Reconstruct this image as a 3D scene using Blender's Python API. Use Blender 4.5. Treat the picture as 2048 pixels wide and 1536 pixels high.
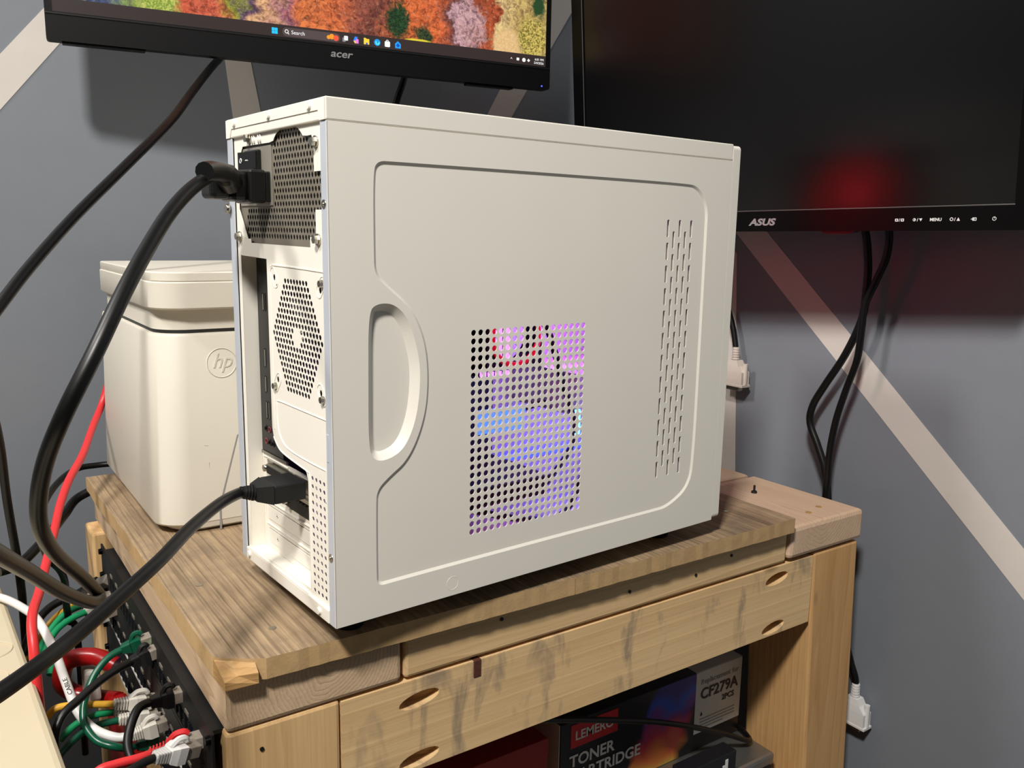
import bpy, bmesh, math, random
from mathutils import Matrix, Vector

for o in list(bpy.data.objects): bpy.data.objects.remove(o, do_unlink=True)
scene = bpy.context.scene
COL = scene.collection
rnd = random.Random(7)
R = math.radians
PI = math.pi

# ------------------------------------------------------------------ camera
cd = bpy.data.cameras.new('camera'); cam = bpy.data.objects.new('camera', cd); COL.objects.link(cam)
cd.sensor_fit = 'HORIZONTAL'; cd.sensor_width = 36.0; cd.lens = 30.2464; cd.clip_start = .02
cam.matrix_world = Matrix(((0.8251424, 0.0844516, -0.5585767, -0.2274691),
                           (-0.5646494, 0.1541577, -0.810806, -0.548884),
                           (0.0176351, 0.9844305, 0.1748876, 1.0855908),
                           (0, 0, 0, 1)))
scene.camera = cam

# ------------------------------------------------------------------ world, lights, exposure
w = bpy.data.worlds.new('room_ambient'); scene.world = w; w.use_nodes = True
bg = w.node_tree.nodes['Background']; bg.inputs[0].default_value = (.95, .97, 1.0, 1); bg.inputs[1].default_value = .014
def area(name, loc, target, size, energy, col=(1, .96, .9)):
    l = bpy.data.lights.new(name, 'AREA'); l.shape = 'SQUARE'; l.size = size; l.energy = energy; l.color = col
    o = bpy.data.objects.new(name, l); COL.objects.link(o); o.location = loc
    o.rotation_euler = (Vector(target) - Vector(loc)).to_track_quat('-Z', 'Y').to_euler()
    return o
area('ceiling_lamp_front', (-.87, -.86, 2.45), (.2, .1, .95), .20, 52)
area('ceiling_lamp_side', (-1.15, .30, 2.40), (.2, .1, .95), .20, 20)
vs = scene.view_settings
vs.view_transform = 'Standard'; vs.look = 'None'; vs.gamma = 1; vs.exposure = 0.0; vs.use_curve_mapping = False

# ------------------------------------------------------------------ materials
def lin(c):
    r = []
    for x in c[:3]:
        x /= 255.0
        r.append(x / 12.92 if x <= .04045 else ((x + .055) / 1.055) ** 2.4)
    return (*r, 1)
def newmat(name):
    m = bpy.data.materials.new(name); m.use_nodes = True
    nt = m.node_tree; return m, nt, nt.nodes['Principled BSDF']
def N(nt, t, **kw):
    n = nt.nodes.new(t)
    for k, v in kw.items(): setattr(n, k, v)
    return n
def math_(nt, op, a, b=None, c=None):
    n = N(nt, 'ShaderNodeMath', operation=op)
    for i, x in enumerate((a, b, c)):
        if x is None: continue
        if isinstance(x, (int, float)): n.inputs[i].default_value = x
        else: nt.links.new(x, n.inputs[i])
    return n.outputs[0]
def mixc(nt, fac, a, b, blend='MIX'):
    n = N(nt, 'ShaderNodeMix', data_type='RGBA', blend_type=blend)
    for i, x in ((0, fac), (6, a), (7, b)):
        if isinstance(x, (int, float)): n.inputs[i].default_value = x
        elif isinstance(x, tuple): n.inputs[i].default_value = x
        else: nt.links.new(x, n.inputs[i])
    return n.outputs[2]
def ramp(nt, fac, stops, interp='LINEAR'):
    n = N(nt, 'ShaderNodeValToRGB'); cr = n.color_ramp; cr.interpolation = interp
    while len(cr.elements) < len(stops): cr.elements.new(.5)
    for e, (p, c) in zip(cr.elements, stops): e.position = p; e.color = c
    nt.links.new(fac, n.inputs[0]); return n.outputs[0]
def noise(nt, vec, scale, detail=3, rough=.5, dist=0):
    n = N(nt, 'ShaderNodeTexNoise'); n.inputs['Scale'].default_value = scale; n.inputs['Detail'].default_value = detail
    n.inputs['Roughness'].default_value = rough; n.inputs['Distortion'].default_value = dist
    if vec: nt.links.new(vec, n.inputs['Vector'])
    return n.outputs['Fac']
def bump(nt, b, h, strength=.3, dist=.001):
    n = N(nt, 'ShaderNodeBump'); n.inputs['Strength'].default_value = strength; n.inputs['Distance'].default_value = dist
    nt.links.new(h, n.inputs['Height']); nt.links.new(n.outputs[0], b.inputs['Normal'])
def mat(name, col, rough=.5, metal=0, var=.06, vscale=30, bmp=0, bscale=600, emit=None, estr=0, coat=0, spec=.5):
    m, nt, b = newmat(name)
    tc = N(nt, 'ShaderNodeTexCoord').outputs['Object']
    c = lin(col)
    if var:
        f = noise(nt, tc, vscale, 4)
        d = tuple(x * (1 - var * 2) for x in c[:3]) + (1,)
        nt.links.new(mixc(nt, f, d, tuple(min(1, x * (1 + var * .6)) for x in c[:3]) + (1,)), b.inputs['Base Color'])
    else: b.inputs['Base Color'].default_value = c
    b.inputs['Roughness'].default_value = rough; b.inputs['Metallic'].default_value = metal
    b.inputs['Specular IOR Level'].default_value = spec; b.inputs['Coat Weight'].default_value = coat
    if bmp: bump(nt, b, noise(nt, tc, bscale, 2), bmp, .0004)
    if emit: b.inputs['Emission Color'].default_value = lin(emit); b.inputs['Emission Strength'].default_value = estr
    return m
def wood(name, c_light, c_dark, axis='x', pith=(.0, .02), ring=260, contrast=1.0, rough=.65, stain=None, weather=0, knots=True, warp_amp=.03, fibw=.38):
    """rings run round a pith line along the board's local grain axis"""
    m, nt, b = newmat(name)
    tc = N(nt, 'ShaderNodeTexCoord').outputs['Object']
    rid = N(nt, 'ShaderNodeObjectInfo').outputs['Random']
    sep = N(nt, 'ShaderNodeSeparateXYZ'); nt.links.new(tc, sep.inputs[0])
    ax = 'xyz'.index(axis); o1, o2 = [i for i in range(3) if i != ax]
    A, P, Q = sep.outputs[ax], sep.outputs[o1], sep.outputs[o2]
    comb = N(nt, 'ShaderNodeCombineXYZ')
    nt.links.new(math_(nt, 'ADD', math_(nt, 'MULTIPLY', A, .12), math_(nt, 'MULTIPLY', rid, 7.0)), comb.inputs[0])
    nt.links.new(P, comb.inputs[1]); nt.links.new(Q, comb.inputs[2])
    warp = noise(nt, comb.outputs[0], 14, 3, .55)
    wv = math_(nt, 'MULTIPLY', math_(nt, 'SUBTRACT', warp, .5), warp_amp)
    p2 = math_(nt, 'ADD', math_(nt, 'SUBTRACT', P, pith[0]), wv); q2 = math_(nt, 'ADD', math_(nt, 'SUBTRACT', Q, pith[1]), wv)
    dist = math_(nt, 'SQRT', math_(nt, 'ADD', math_(nt, 'MULTIPLY', p2, p2), math_(nt, 'MULTIPLY', q2, q2)))
    rings = math_(nt, 'FRACT', math_(nt, 'MULTIPLY', dist, ring))
    ringc = ramp(nt, rings, [(0, (0, 0, 0, 1)), (.7, (.55, .55, .55, 1)), (.9, (1, 1, 1, 1)), (1, (0, 0, 0, 1))])
    comb2 = N(nt, 'ShaderNodeCombineXYZ')
    nt.links.new(math_(nt, 'ADD', math_(nt, 'MULTIPLY', A, .03), rid), comb2.inputs[0])
    nt.links.new(P, comb2.inputs[1]); nt.links.new(Q, comb2.inputs[2])
    fib = noise(nt, comb2.outputs[0], 420, 3, .6)
    big = noise(nt, comb.outputs[0], 22, 3, .6)
    f = math_(nt, 'ADD', math_(nt, 'MULTIPLY', ringc, .16 * contrast), math_(nt, 'ADD', math_(nt, 'MULTIPLY', fib, fibw), math_(nt, 'MULTIPLY', big, .5)))
    col = ramp(nt, f, [(.30 + (fibw - .38) * .45, lin(c_light)), (.80 + (fibw - .38) * .55, lin(c_dark))])
    if weather:
        blot = noise(nt, tc, 26, 5, .65)
        col = mixc(nt, math_(nt, 'MULTIPLY', ramp(nt, blot, [(.42, (0, 0, 0, 1)), (.68, (1, 1, 1, 1))]), weather), col, lin((92, 82, 70)))
    if stain:
        comb3 = N(nt, 'ShaderNodeMapping'); comb3.inputs['Scale'].default_value = (1.0, 1, .35); comb3.inputs['Rotation'].default_value = (0, R(25), 0); nt.links.new(tc, comb3.inputs[0])
        s = noise(nt, comb3.outputs[0], 26, 4, .6, .4)
        col = mixc(nt, math_(nt, 'MULTIPLY', ramp(nt, s, [(.53, (0, 0, 0, 1)), (.64, (1, 1, 1, 1))]), .7), col, lin(stain))
    if knots:
        v = N(nt, 'ShaderNodeTexVoronoi'); v.inputs['Scale'].default_value = 11
        mp = N(nt, 'ShaderNodeMapping'); s = [1, 1, 1]; s[ax] = .45; mp.inputs['Scale'].default_value = s
        nt.links.new(tc, mp.inputs[0]); nt.links.new(mp.outputs[0], v.inputs['Vector'])
        kf = ramp(nt, v.outputs['Distance'], [(.03, (1, 1, 1, 1)), (.075, (0, 0, 0, 1))])
        col = mixc(nt, math_(nt, 'MULTIPLY', kf, .55), col, lin((104, 72, 40)))
    nt.links.new(col, b.inputs['Base Color'])
    b.inputs['Roughness'].default_value = rough
    bump(nt, b, math_(nt, 'ADD', math_(nt, 'MULTIPLY', fib, .6), math_(nt, 'MULTIPLY', ringc, .5)), .55 if weather else .3, .0008)
    return m

M = {}
M['paint'] = mat('cream_white_powder_coat', (240, 235, 224), .42, var=.02, vscale=18, bmp=.05, bscale=1500)
M['paint_in'] = mat('white_inner_paint', (225, 222, 214), .5, var=.03)
M['edge'] = mat('pale_grey_panel_edge', (196, 202, 212), .35, metal=.15, var=.04)
M['black'] = mat('black_plastic', (16, 16, 17), .38, var=.1)
M['black_matte'] = mat('matte_black_plastic', (15, 15, 16), .6, var=.1, bmp=.15, bscale=900)
M['black_gloss'] = mat('gloss_black_plastic', (6, 6, 7), .3, var=.05, spec=.12)
M['monitor'] = mat('dark_monitor_plastic', (6, 6, 8), .5, var=.08, bmp=.1, bscale=900, spec=.22)
M['cable'] = mat('black_cable_rubber', (11, 11, 11), .40, spec=.4, var=.12, vscale=60)
M['steel'] = mat('bare_steel', (170, 168, 160), .3, metal=1, var=.1, vscale=200)
M['nickel'] = mat('nickel_screw', (190, 185, 172), .25, metal=1, var=.2, vscale=400)
M['psu'] = mat('dark_grey_psu_steel', (136, 129, 116), .5, metal=.25, var=.15, vscale=60)
M['psu_plate'] = mat('light_grey_psu_plate', (160, 155, 144), .45, metal=.4, var=.12, vscale=60)
M['dark'] = mat('dark_void_metal', (14, 14, 15), .6, var=.1)
M['pcb'] = mat('black_circuit_board', (18, 19, 22), .45, var=.2, vscale=120)
M['iosh'] = mat('dark_io_shield', (58, 58, 58), .4, metal=.5, var=.15)
M['white_print'] = mat('white_print', (225, 225, 222), .5, var=0)
M['gray_print'] = mat('silver_print', (150, 150, 152), .35, metal=.3, var=0)
M['hp'] = mat('warm_white_printer_plastic', (217, 211, 198), .48, var=.02, bmp=.12, bscale=1300)
M['hp_dark'] = mat('printer_dark_gap', (20, 20, 20), .5, var=0)
M['beige'] = mat('beige_enamel', (206, 194, 166), .45, var=.04, vscale=14, bmp=.08, bscale=120)
M['gold'] = mat('gold_contact', (214, 160, 70), .3, metal=1, var=.1)
M['clear'] = mat('clear_plug_plastic', (150, 140, 128), .2, var=.2, vscale=300)
M['blue_jack'] = mat('blue_jack', (40, 110, 185), .45, var=.1)
M['rack'] = mat('black_rack_steel', (14, 14, 15), .55, var=.15, vscale=40)
M['jack_pink'] = mat('dull_pink_jack', (120, 60, 62), .5, var=0)
M['led_amber'] = mat('amber_led', (255, 180, 60), .4, var=0, emit=(255, 170, 40), estr=2.2)
M['led_green'] = mat('green_led', (120, 255, 120), .4, var=0, emit=(110, 255, 120), estr=1.2)
M['led_blue'] = mat('blue_led', (90, 100, 255), .4, var=0, emit=(70, 80, 255), estr=3)
M['cab_red'] = mat('red_cable_jacket', (214, 48, 52), .4, var=.06)
M['cab_green'] = mat('green_cable_jacket', (16, 140, 88), .4, var=.06)
M['cab_dkgreen'] = mat('dark_green_cable_jacket', (10, 82, 58), .32, var=.06)
M['cab_yellow'] = mat('yellow_cable_jacket', (226, 172, 58), .4, var=.06)
M['cab_white'] = mat('white_cable_jacket', (228, 226, 224), .4, var=.04)
M['boot'] = mat('translucent_white_boot', (205, 200, 190), .45, var=.08, vscale=200)
M['dvi'] = mat('ivory_connector', (206, 196, 186), .45, var=.04)
M['red_plastic'] = mat('red_plastic', (150, 16, 18), .28, var=.08)
M['silver'] = mat('brushed_silver_case', (150, 150, 148), .35, metal=.8, var=.1, vscale=90)
M['red_card'] = mat('dark_red_cardboard', (150, 20, 24), .5, var=.05)
M['white_card'] = mat('white_cardboard', (214, 214, 210), .55, var=.03)
M['black_card'] = mat('black_cardboard', (20, 19, 24), .45, var=.05)
M['red_print'] = mat('red_print', (205, 30, 36), .5, var=0)
M['ink'] = mat('black_ink', (20, 20, 22), .5, var=0)
M['ink_gray'] = mat('grey_ink', (150, 150, 148), .5, var=0)
M['floor'] = mat('grey_floor', (74, 72, 70), .6, var=.15, vscale=6)
M['stripe'] = mat('light_grey_wall_paint', (205, 199, 192), .55, var=.03, vscale=40, bmp=.12, bscale=420)
M['wall'] = mat('blue_grey_wall_paint', (123, 128, 136), .55, var=.03, vscale=40, bmp=.12, bscale=420)
M['pine_x'] = wood('pine_along_x', (238, 204, 154), (196, 160, 112), 'x', (.01, -.03), 190)
M['pine_x_stained'] = wood('stained_pine_along_x', (240, 206, 154), (204, 166, 116), 'x', (.02, -.06), 70, .6, stain=(140, 124, 108))
M['pine_y_end'] = wood('grey_pine_along_y', (220, 192, 158), (174, 144, 112), 'y', (.01, .012), 330, 1.5)
M['pine_y_pale'] = wood('pale_pine_along_y', (222, 194, 166), (186, 154, 124), 'y', (-.01, .03), 230)
M['pine_z'] = wood('pine_along_z', (232, 194, 140), (190, 148, 98), 'z', (.03, .05), 120, .8)
M['pine_z_orange'] = wood('warm_pine_along_z', (222, 178, 122), (186, 138, 84), 'z', (-.02, .06), 130)
M['deck'] = wood('weathered_board_along_y', (186, 160, 126), (96, 76, 56), 'y', (.05, -.30), 420, .9, .7, weather=.45, warp_amp=.006, fibw=.75)
M['deck_edge'] = mat('fresh_cut_board_edge', (200, 166, 118), .7, var=.16, vscale=90, bmp=.4, bscale=500)
M['splinter'] = wood('fresh_split_wood', (196, 156, 100), (140, 100, 58), 'x', (0, .03), 300, knots=False)
def glow(name, col, s): return mat(name, col, .4, var=0, emit=col, estr=s)
M['g_red'] = glow('red_led_ring', (255, 10, 20), 9)
M['g_red_dim'] = glow('dim_red_ring', (255, 20, 40), .25)
M['g_mag'] = glow('magenta_led_ring', (225, 60, 255), 5)
M['g_blue'] = glow('blue_led_ring', (60, 80, 255), 2)
M['g_cyan'] = glow('cyan_led_ring', (80, 190, 255), 5)
M['g_ice'] = glow('ice_blue_light_bar', (105, 165, 255), .75)
M['g_pink'] = glow('pink_led_strip', (255, 110, 170), 3)
M['g_lilac'] = glow('lilac_led_bar', (215, 140, 255), 1.6)

# ------------------------------------------------------------------ mesh helpers
def plate2d(outer, holes, th):
    cu = bpy.data.curves.new('t', 'CURVE'); cu.dimensions = '2D'; cu.fill_mode = 'BOTH'; cu.extrude = th / 2
    for poly in [outer] + list(holes):
        sp = cu.splines.new('POLY'); sp.points.add(len(poly) - 1)
        for p, q in zip(sp.points, poly): p.co = (q[0], q[1], 0, 1)
        sp.use_cyclic_u = True
    ob = bpy.data.objects.new('t', cu); COL.objects.link(ob)
    dg = bpy.context.evaluated_depsgraph_get(); me = bpy.data.meshes.new_from_object(ob.evaluated_get(dg))
    v = [tuple(x.co) for x in me.vertices]; f = [tuple(p.vertices) for p in me.polygons]
    bpy.data.objects.remove(ob); bpy.data.curves.remove(cu); bpy.data.meshes.remove(me)
    return v, f
def text2d(s, size=.01, th=.0004, align='LEFT', shear=0, bold=0):
    cu = bpy.data.curves.new('t', 'FONT'); cu.body = s; cu.size = size; cu.extrude = th / 2; cu.align_x = align; cu.shear = shear; cu.resolution_u = 3; cu.offset = bold
    ob = bpy.data.objects.new('t', cu); COL.objects.link(ob)
    dg = bpy.context.evaluated_depsgraph_get(); me = bpy.data.meshes.new_from_object(ob.evaluated_get(dg))
    v = [tuple(x.co) for x in me.vertices]; f = [tuple(p.vertices) for p in me.polygons]
    bpy.data.objects.remove(ob); bpy.data.curves.remove(cu); bpy.data.meshes.remove(me)
    return v, f
def circ(cx, cy, r, n=14, ry=None, a0=0):
    return [(cx + r * math.cos(a0 + 2 * PI * i / n), cy + (ry or r) * math.sin(a0 + 2 * PI * i / n)) for i in range(n)]
def rrect(x0, x1, y0, y1, r, n=5):
    p = []
    for cx, cy, a in ((x1 - r, y1 - r, 0), (x0 + r, y1 - r, 90), (x0 + r, y0 + r, 180), (x1 - r, y0 + r, 270)):
        for i in range(n + 1):
            t = R(a + 90 * i / n); p.append((cx + r * math.cos(t), cy + r * math.sin(t)))
    return p
def chaikin(p, it=2):
    for _ in range(it):
        q = []
        for i in range(len(p)):
            a, b = p[i], p[(i + 1) % len(p)]
            q += [(a[0] * .75 + b[0] * .25, a[1] * .75 + b[1] * .25), (a[0] * .25 + b[0] * .75, a[1] * .25 + b[1] * .75)]
        p = q
    return p
def inset(p, d):
    n = len(p); s = sum(p[i][0] * p[(i + 1) % n][1] - p[(i + 1) % n][0] * p[i][1] for i in range(n)); sg = 1 if s > 0 else -1
    out = []
    for i in range(n):
        a, b = p[i - 1], p[(i + 1) % n]; tx, ty = b[0] - a[0], b[1] - a[1]; l = math.hypot(tx, ty) or 1
        out.append((p[i][0] - sg * ty / l * d, p[i][1] + sg * tx / l * d))
    return out
def crom(P, k=6):
    P = [Vector(p) for p in P]; out = []
    for i in range(len(P) - 1):
        p0 = P[max(i - 1, 0)]; p1 = P[i]; p2 = P[i + 1]; p3 = P[min(i + 2, len(P) - 1)]
        for j in range(k):
            t = j / k
            out.append(.5 * ((2 * p1) + (p2 - p0) * t + (2 * p0 - 5 * p1 + 4 * p2 - p3) * t * t + (3 * p1 - p0 - 3 * p2 + p3) * t ** 3))
    out.append(P[-1]); return out
class MB:
    def __init__(s, off=(0, 0, 0)): s.v = []; s.f = []; s.m = []; s.sm = []; s.off = Vector(off)
    def add(s, v, f, m=0, smooth=False, fn=None):
        b = len(s.v)
        s.v += [tuple(Vector(fn(*p) if fn else p) + s.off) for p in v]
        for q in f: s.f.append(tuple(b + i for i in q)); s.m.append(m); s.sm.append(smooth)
        return s
    def box(s, x0, x1, y0, y1, z0, z1, bev=0, m=0, seg=2, rot=None, fn=None):
        bm = bmesh.new(); bmesh.ops.create_cube(bm, size=1)
        for v in bm.verts: v.co = Vector(((x0 + x1) / 2 + v.co.x * (x1 - x0), (y0 + y1) / 2 + v.co.y * (y1 - y0), (z0 + z1) / 2 + v.co.z * (z1 - z0)))
        if bev: bmesh.ops.bevel(bm, geom=list(bm.edges), offset=bev, segments=seg, affect='EDGES', profile=.5)
        bm.verts.index_update()
        s.add([tuple(v.co) for v in bm.verts], [tuple(v.index for v in f.verts) for f in bm.faces], m, False, fn); bm.free(); return s
    def prism(s, poly, holes, a, b, fn, m=0):
        """poly in 2D, extruded from a to b along the third axis; fn(u, v, w) maps to 3D"""
        v, f = plate2d(poly, holes, abs(b - a)); c = (a + b) / 2
        return s.add([(x, y, z + c) for x, y, z in v], f, m, False, fn)
    def tube(s, pts, r, seg=10, m=0, k=6, raw=False, cap=True):
        P = [Vector(p) for p in pts] if raw else crom(pts, k)
        n = len(P); rr = r if isinstance(r, (list, tuple)) else [r] * n
        if len(rr) != n: rr = [rr[min(int(i * len(rr) / n), len(rr) - 1)] for i in range(n)]
        t = (P[1] - P[0]).normalized(); up = Vector((0, 0, 1)) if abs(t.z) < .9 else Vector((1, 0, 0))
        nx = t.cross(up).normalized(); v = []
        for i in range(n):
            t = (P[min(i + 1, n - 1)] - P[max(i - 1, 0)]).normalized()
            nx = (nx - t * nx.dot(t)).normalized(); ny = t.cross(nx)
            for j in range(seg):
                a = 2 * PI * j / seg; v.append(tuple(P[i] + (nx * math.cos(a) + ny * math.sin(a)) * rr[i]))
        f = [(i * seg + j, i * seg + (j + 1) % seg, (i + 1) * seg + (j + 1) % seg, (i + 1) * seg + j) for i in range(n - 1) for j in range(seg)]
        s.add(v, f, m, True)
        if cap: s.add(v[:seg], [tuple(range(seg))[::-1]], m); s.add(v[-seg:], [tuple(range(seg))], m)
        return s
    def cyl(s, p0, p1, r0, r1=None, seg=16, m=0):
        return s.tube([p0, p1], [r0, r0 if r1 is None else r1], seg, m, raw=True)
    def torus(s, c, ax, Rr, r, n=28, seg=8, m=0, a0=0, a1=2 * PI):
        ax = Vector(ax).normalized(); u = ax.orthogonal().normalized(); w_ = ax.cross(u); full = abs(a1 - a0) > 6.28
        pts = [Vector(c) + (u * math.cos(a0 + (a1 - a0) * i / n) + w_ * math.sin(a0 + (a1 - a0) * i / n)) * Rr for i in range(n + 1)]
        return s.tube(pts, r, seg, m, raw=True, cap=not full)
    def sweep(s, poly, A, B, m=0, smooth=False):
        return s
    def build(s, name, mats, parent=None, label=None):
        me = bpy.data.meshes.new(name); me.from_pydata(s.v, [], s.f)
        for mt in (mats if isinstance(mats, (list, tuple)) else [mats]): me.materials.append(mt)
        me.polygons.foreach_set('material_index', s.m); me.polygons.foreach_set('use_smooth', s.sm)
        bm = bmesh.new(); bm.from_mesh(me); bmesh.ops.remove_doubles(bm, verts=bm.verts, dist=1e-6); bmesh.ops.recalc_face_normals(bm, faces=bm.faces); bm.to_mesh(me); bm.free()
        fl_ = [p.use_smooth for p in me.polygons]; me.set_sharp_from_angle(angle=R(38)); me.polygons.foreach_set('use_smooth', fl_); me.update(); o = bpy.data.objects.new(name, me); COL.objects.link(o)
        if parent: o.parent = parent
        if label: o['label'] = label
        return o
def tag(o, label, cat, group=None):
    o['label'] = label; o['category'] = cat
    if group: o['group'] = group
    return o
def thing(name, label, cat, loc=(0, 0, 0), rz=0, group=None):
    o = bpy.data.objects.new(name, None); COL.objects.link(o); o.empty_display_size = .02
    o.location = loc; o.rotation_euler = (0, 0, rz)
    return tag(o, label, cat, group)
def struct(o): o['kind'] = 'structure'; return o
YZ = lambda x: (lambda u, v, w: (x + w, u, v))      # plate in the Y,Z plane at X
XZ = lambda y: (lambda u, v, w: (u, y + w, v))      # plate in the X,Z plane at Y
XY = lambda z: (lambda u, v, w: (u, v, z + w))

# ------------------------------------------------------------------ the room
struct(MB().box(-2.2, .8, -2.2, .7, -.05, 0).build('floor', M['floor']))
wb = struct(MB().box(-2.2, .83, .66, .76, 0, 2.6).build('wall_back', M['wall']))
wr = struct(MB().box(.73, .83, -2.2, .66, 0, 2.6).build('wall_right', M['wall']))
def ext(p, q, t0, t1): return ((p[0] + (q[0] - p[0]) * t0, p[1] + (q[1] - p[1]) * t0), (p[0] + (q[0] - p[0]) * t1, p[1] + (q[1] - p[1]) * t1))
def stripe(parent, A, B, fn):
    (a0, a1), (b0, b1) = A, B
    MB().prism([a0, a1, b1, b0], [], 0, .0006, fn).build('painted_stripe', M['stripe'], parent)
bw = lambda u, v, w: (u, .66 - w, v)
rw = lambda u, v, w: (.73 - w, u, v)
stripe(wb, ext((-.1273, 1.2783), (-.0739, 1.3413), -14, 10), ext((-.1320, 1.2151), (-.0576, 1.3058), -10, 7.5), bw)
stripe(wb, ext((.1324, 1.3078), (.1401, 1.2344), -2, 9), ext((.1659, 1.3119), (.1768, 1.2507), -2.4, 10.5), bw)
stripe(wb, ext((.5482, 1.2700), (.5753, 1.3159), -7, 5), ext((.5958, 1.2711), (.7099, 1.4437), -1.8, 1.15), bw)
stripe(wr, ext((.2864, 1.0859), (-.1429, .7024), -.80, 2.0), ext((.2307, 1.0866), (-.1364, .7584), -1.05, 2.4), rw)
stripe(wr, ((.2860, 1.06), (.213, .05)), ((.330, 1.10), (.257, .05)), rw)

# ------------------------------------------------------------------ workbench
bench = thing('workbench', 'rough timber workbench carrying the white computer and printer', 'workbench', (.29, .28, 0))
def board(name, x0, x1, y0, y1, z0, z1, m, bev=.002, label=None, notch=None, extra=None):
    c = ((x0 + x1) / 2, (y0 + y1) / 2, (z0 + z1) / 2)
    mb = MB(); mb.box(x0 - c[0], x1 - c[0], y0 - c[1], y1 - c[1], z0 - c[2], z1 - c[2], bev, seg=2)
    if extra: extra(mb, c)
    o = mb.build(name, m, bench, label); o.location = Vector(c) - bench.location; return o
# top boards
zt = .772
board('end_board', -.077, .0605, .0145, .548, .7345, zt, M['pine_y_end'], .004, 'wide end board showing curved growth rings')
board('front_board', .0635, .5295, .0155, .105, .7345, zt, M['pine_x'], .003)
board('cross_board', .0635, .5295, .108, .245, .7345, zt, M['pine_x'], .003)
board('cross_board', .0635, .5295, .248, .385, .7345, zt, M['pine_x'], .003)
board('cross_board', .0635, .5295, .388, .548, .7345, zt, M['pine_x'], .003)
board('end_board', .5315, .664, .0125, .1765, .7365, zt + .001, M['pine_y_pale'], .005, 'pale end board at the right corner')
board('end_board', .5315, .664, .182, .548, .7345, zt, M['pine_y_pale'], .005)
# weathered deck laid on top, two wide boards, near left corner split away
def jag(p, q, n, a):
    return [(p[0] + (q[0] - p[0]) * i / n + rnd.uniform(-a, a), p[1] + (q[1] - p[1]) * i / n + rnd.uniform(-a, a)) for i in range(1, n)]
def deckboard(poly, label=None):
    cx = sum(p[0] for p in poly) / len(poly); cy = sum(p[1] for p in poly) / len(poly)
    mb = MB(); mb.prism([(x - cx, y - cy) for x, y in poly], [], 0, .0158, XY(0))
    o = mb.build('deck_board', [M['deck'], M['deck_edge']], bench, label)
    for p in o.data.polygons: p.material_index = 1 if abs(p.normal.z) < .5 else 0
    o.location = Vector((cx, cy, zt + .0002)) - bench.location; return o
c1 = [(-.0795, .0285)] + jag((-.0795, .0285), (-.057, .0115), 3, .0008) + [(-.057, .0115)]
e1 = [(-.057, .0115)] + jag((-.057, .0075), (.2245, .0040), 36, .0005) + [(.2245, .0040), (.2245, .552)]
deckboard([(-.0835, .552)] + jag((-.0835, .552), (-.0795, .0285), 30, .0007) + c1 + e1[1:], 'weathered grey-brown board with a split front corner')
deckboard([(.2255, .552), (.2255, .0040)] + jag((.2255, .0040), (.5255, .0045), 36, .0005) + [(.5255, .0045)] + jag((.5255, .0045), (.530, .552), 30, .0006) + [(.530, .552)])
# the broken splinter left under the split corner
sp = MB()
sp.add([(-.0797, .030, .7722), (-.0785, .0060, .7722), (-.0555, .0050, .7722), (-.0555, .0125, .7722), (-.0797, .030, .7868), (-.0785, .0062, .7785), (-.0555, .0052, .7800), (-.0560, .0118, .7862), (-.0690, .0205, .7866), (-.0690, .0085, .7800)],
       [(0, 1, 2, 3), (0, 1, 5, 4), (1, 2, 6, 9, 5), (2, 3, 7, 6), (4, 5, 9, 8), (6, 7, 8, 9), (3, 0, 4, 8, 7)])
o = sp.build('splinter', M['splinter'], bench, 'fresh split wood at the front corner'); o.location = -bench.location
# legs and rails
def leg(x0, x1, y0, y1, m, lean=0):
    c = ((x0 + x1) / 2, (y0 + y1) / 2, .367); mb = MB()
    mb.box(x0 - c[0], x1 - c[0], y0 - c[1], y1 - c[1], -.367, .367, .003, seg=2, fn=lambda x, y, z: (x - lean * (z - .367), y, z))
    o = mb.build('leg', m, bench); o.location = Vector(c) - bench.location
leg(-.0765, .0085, .0155, .0535, M['pine_z'])
leg(.579, .661, .0155, .1055, M['pine_z_orange'], .055)
leg(-.0885, .0085, .500, .548, M['pine_z'])
leg(.579, .661, .500, .548, M['pine_z'])
# front apron with pocket holes
ac = ((.0095 + .578) / 2, .035, .6905)
ph = [(.0765, .7135, 8), (.0765, .6615, 8), (.5165, .7178, 8), (.516, .6612, 8)]
ap = MB(); holes = []
for x, z, a in ph:
    h = [(x - ac[0] + .0185 * math.cos(t) - .001 * math.sin(t), z - ac[2] + .0064 * math.sin(t) + .0022 * math.cos(t)) for t in [2 * PI * i / 18 for i in range(18)]]
    holes.append(h)
ap.prism([(.0095 - ac[0], .6515 - ac[2]), (.578 - ac[0], .6525 - ac[2]), (.578 - ac[0], .7315 - ac[2]), (.0095 - ac[0], .7318 - ac[2])], holes, -.0195, .0185, XZ(0))
o = ap.build('apron', M['pine_x_stained'], bench, 'apron rail with slanted pocket screw holes and grey smears'); o.location = Vector(ac) - bench.location
for (x, z, a), s in zip(ph, (-1, -1, 1, 1)):
    mb = MB()   # sloping floor of each pocket
    v = [(x - .021, .0165 if s > 0 else .029, z - .008), (x + .021, .029 if s > 0 else .0165, z - .008), (x + .021, .029 if s > 0 else .0165, z + .008), (x - .021, .0165 if s > 0 else .029, z + .008)]
    mb.add([(a_, b_ + (.004), c_) for a_, b_, c_ in v], [(0, 1, 2, 3)])
    q = mb.build('pocket', M['splinter'], bench); q.location = -bench.location
q = MB().box(.1275, .1350, .0148, .022, .7165, .7322, .0008).build('bark_notch', mat('red_brown_bark', (96, 52, 34), .8, var=.3, vscale=300), bench); q.location = -bench.location
board('apron', .0095, .578, .510, .548, .6515, .7318, M['pine_x'], .002)
board('shelf_board', .012, .575, .012, .28, .385, .423, M['pine_x'], .003)
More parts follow.
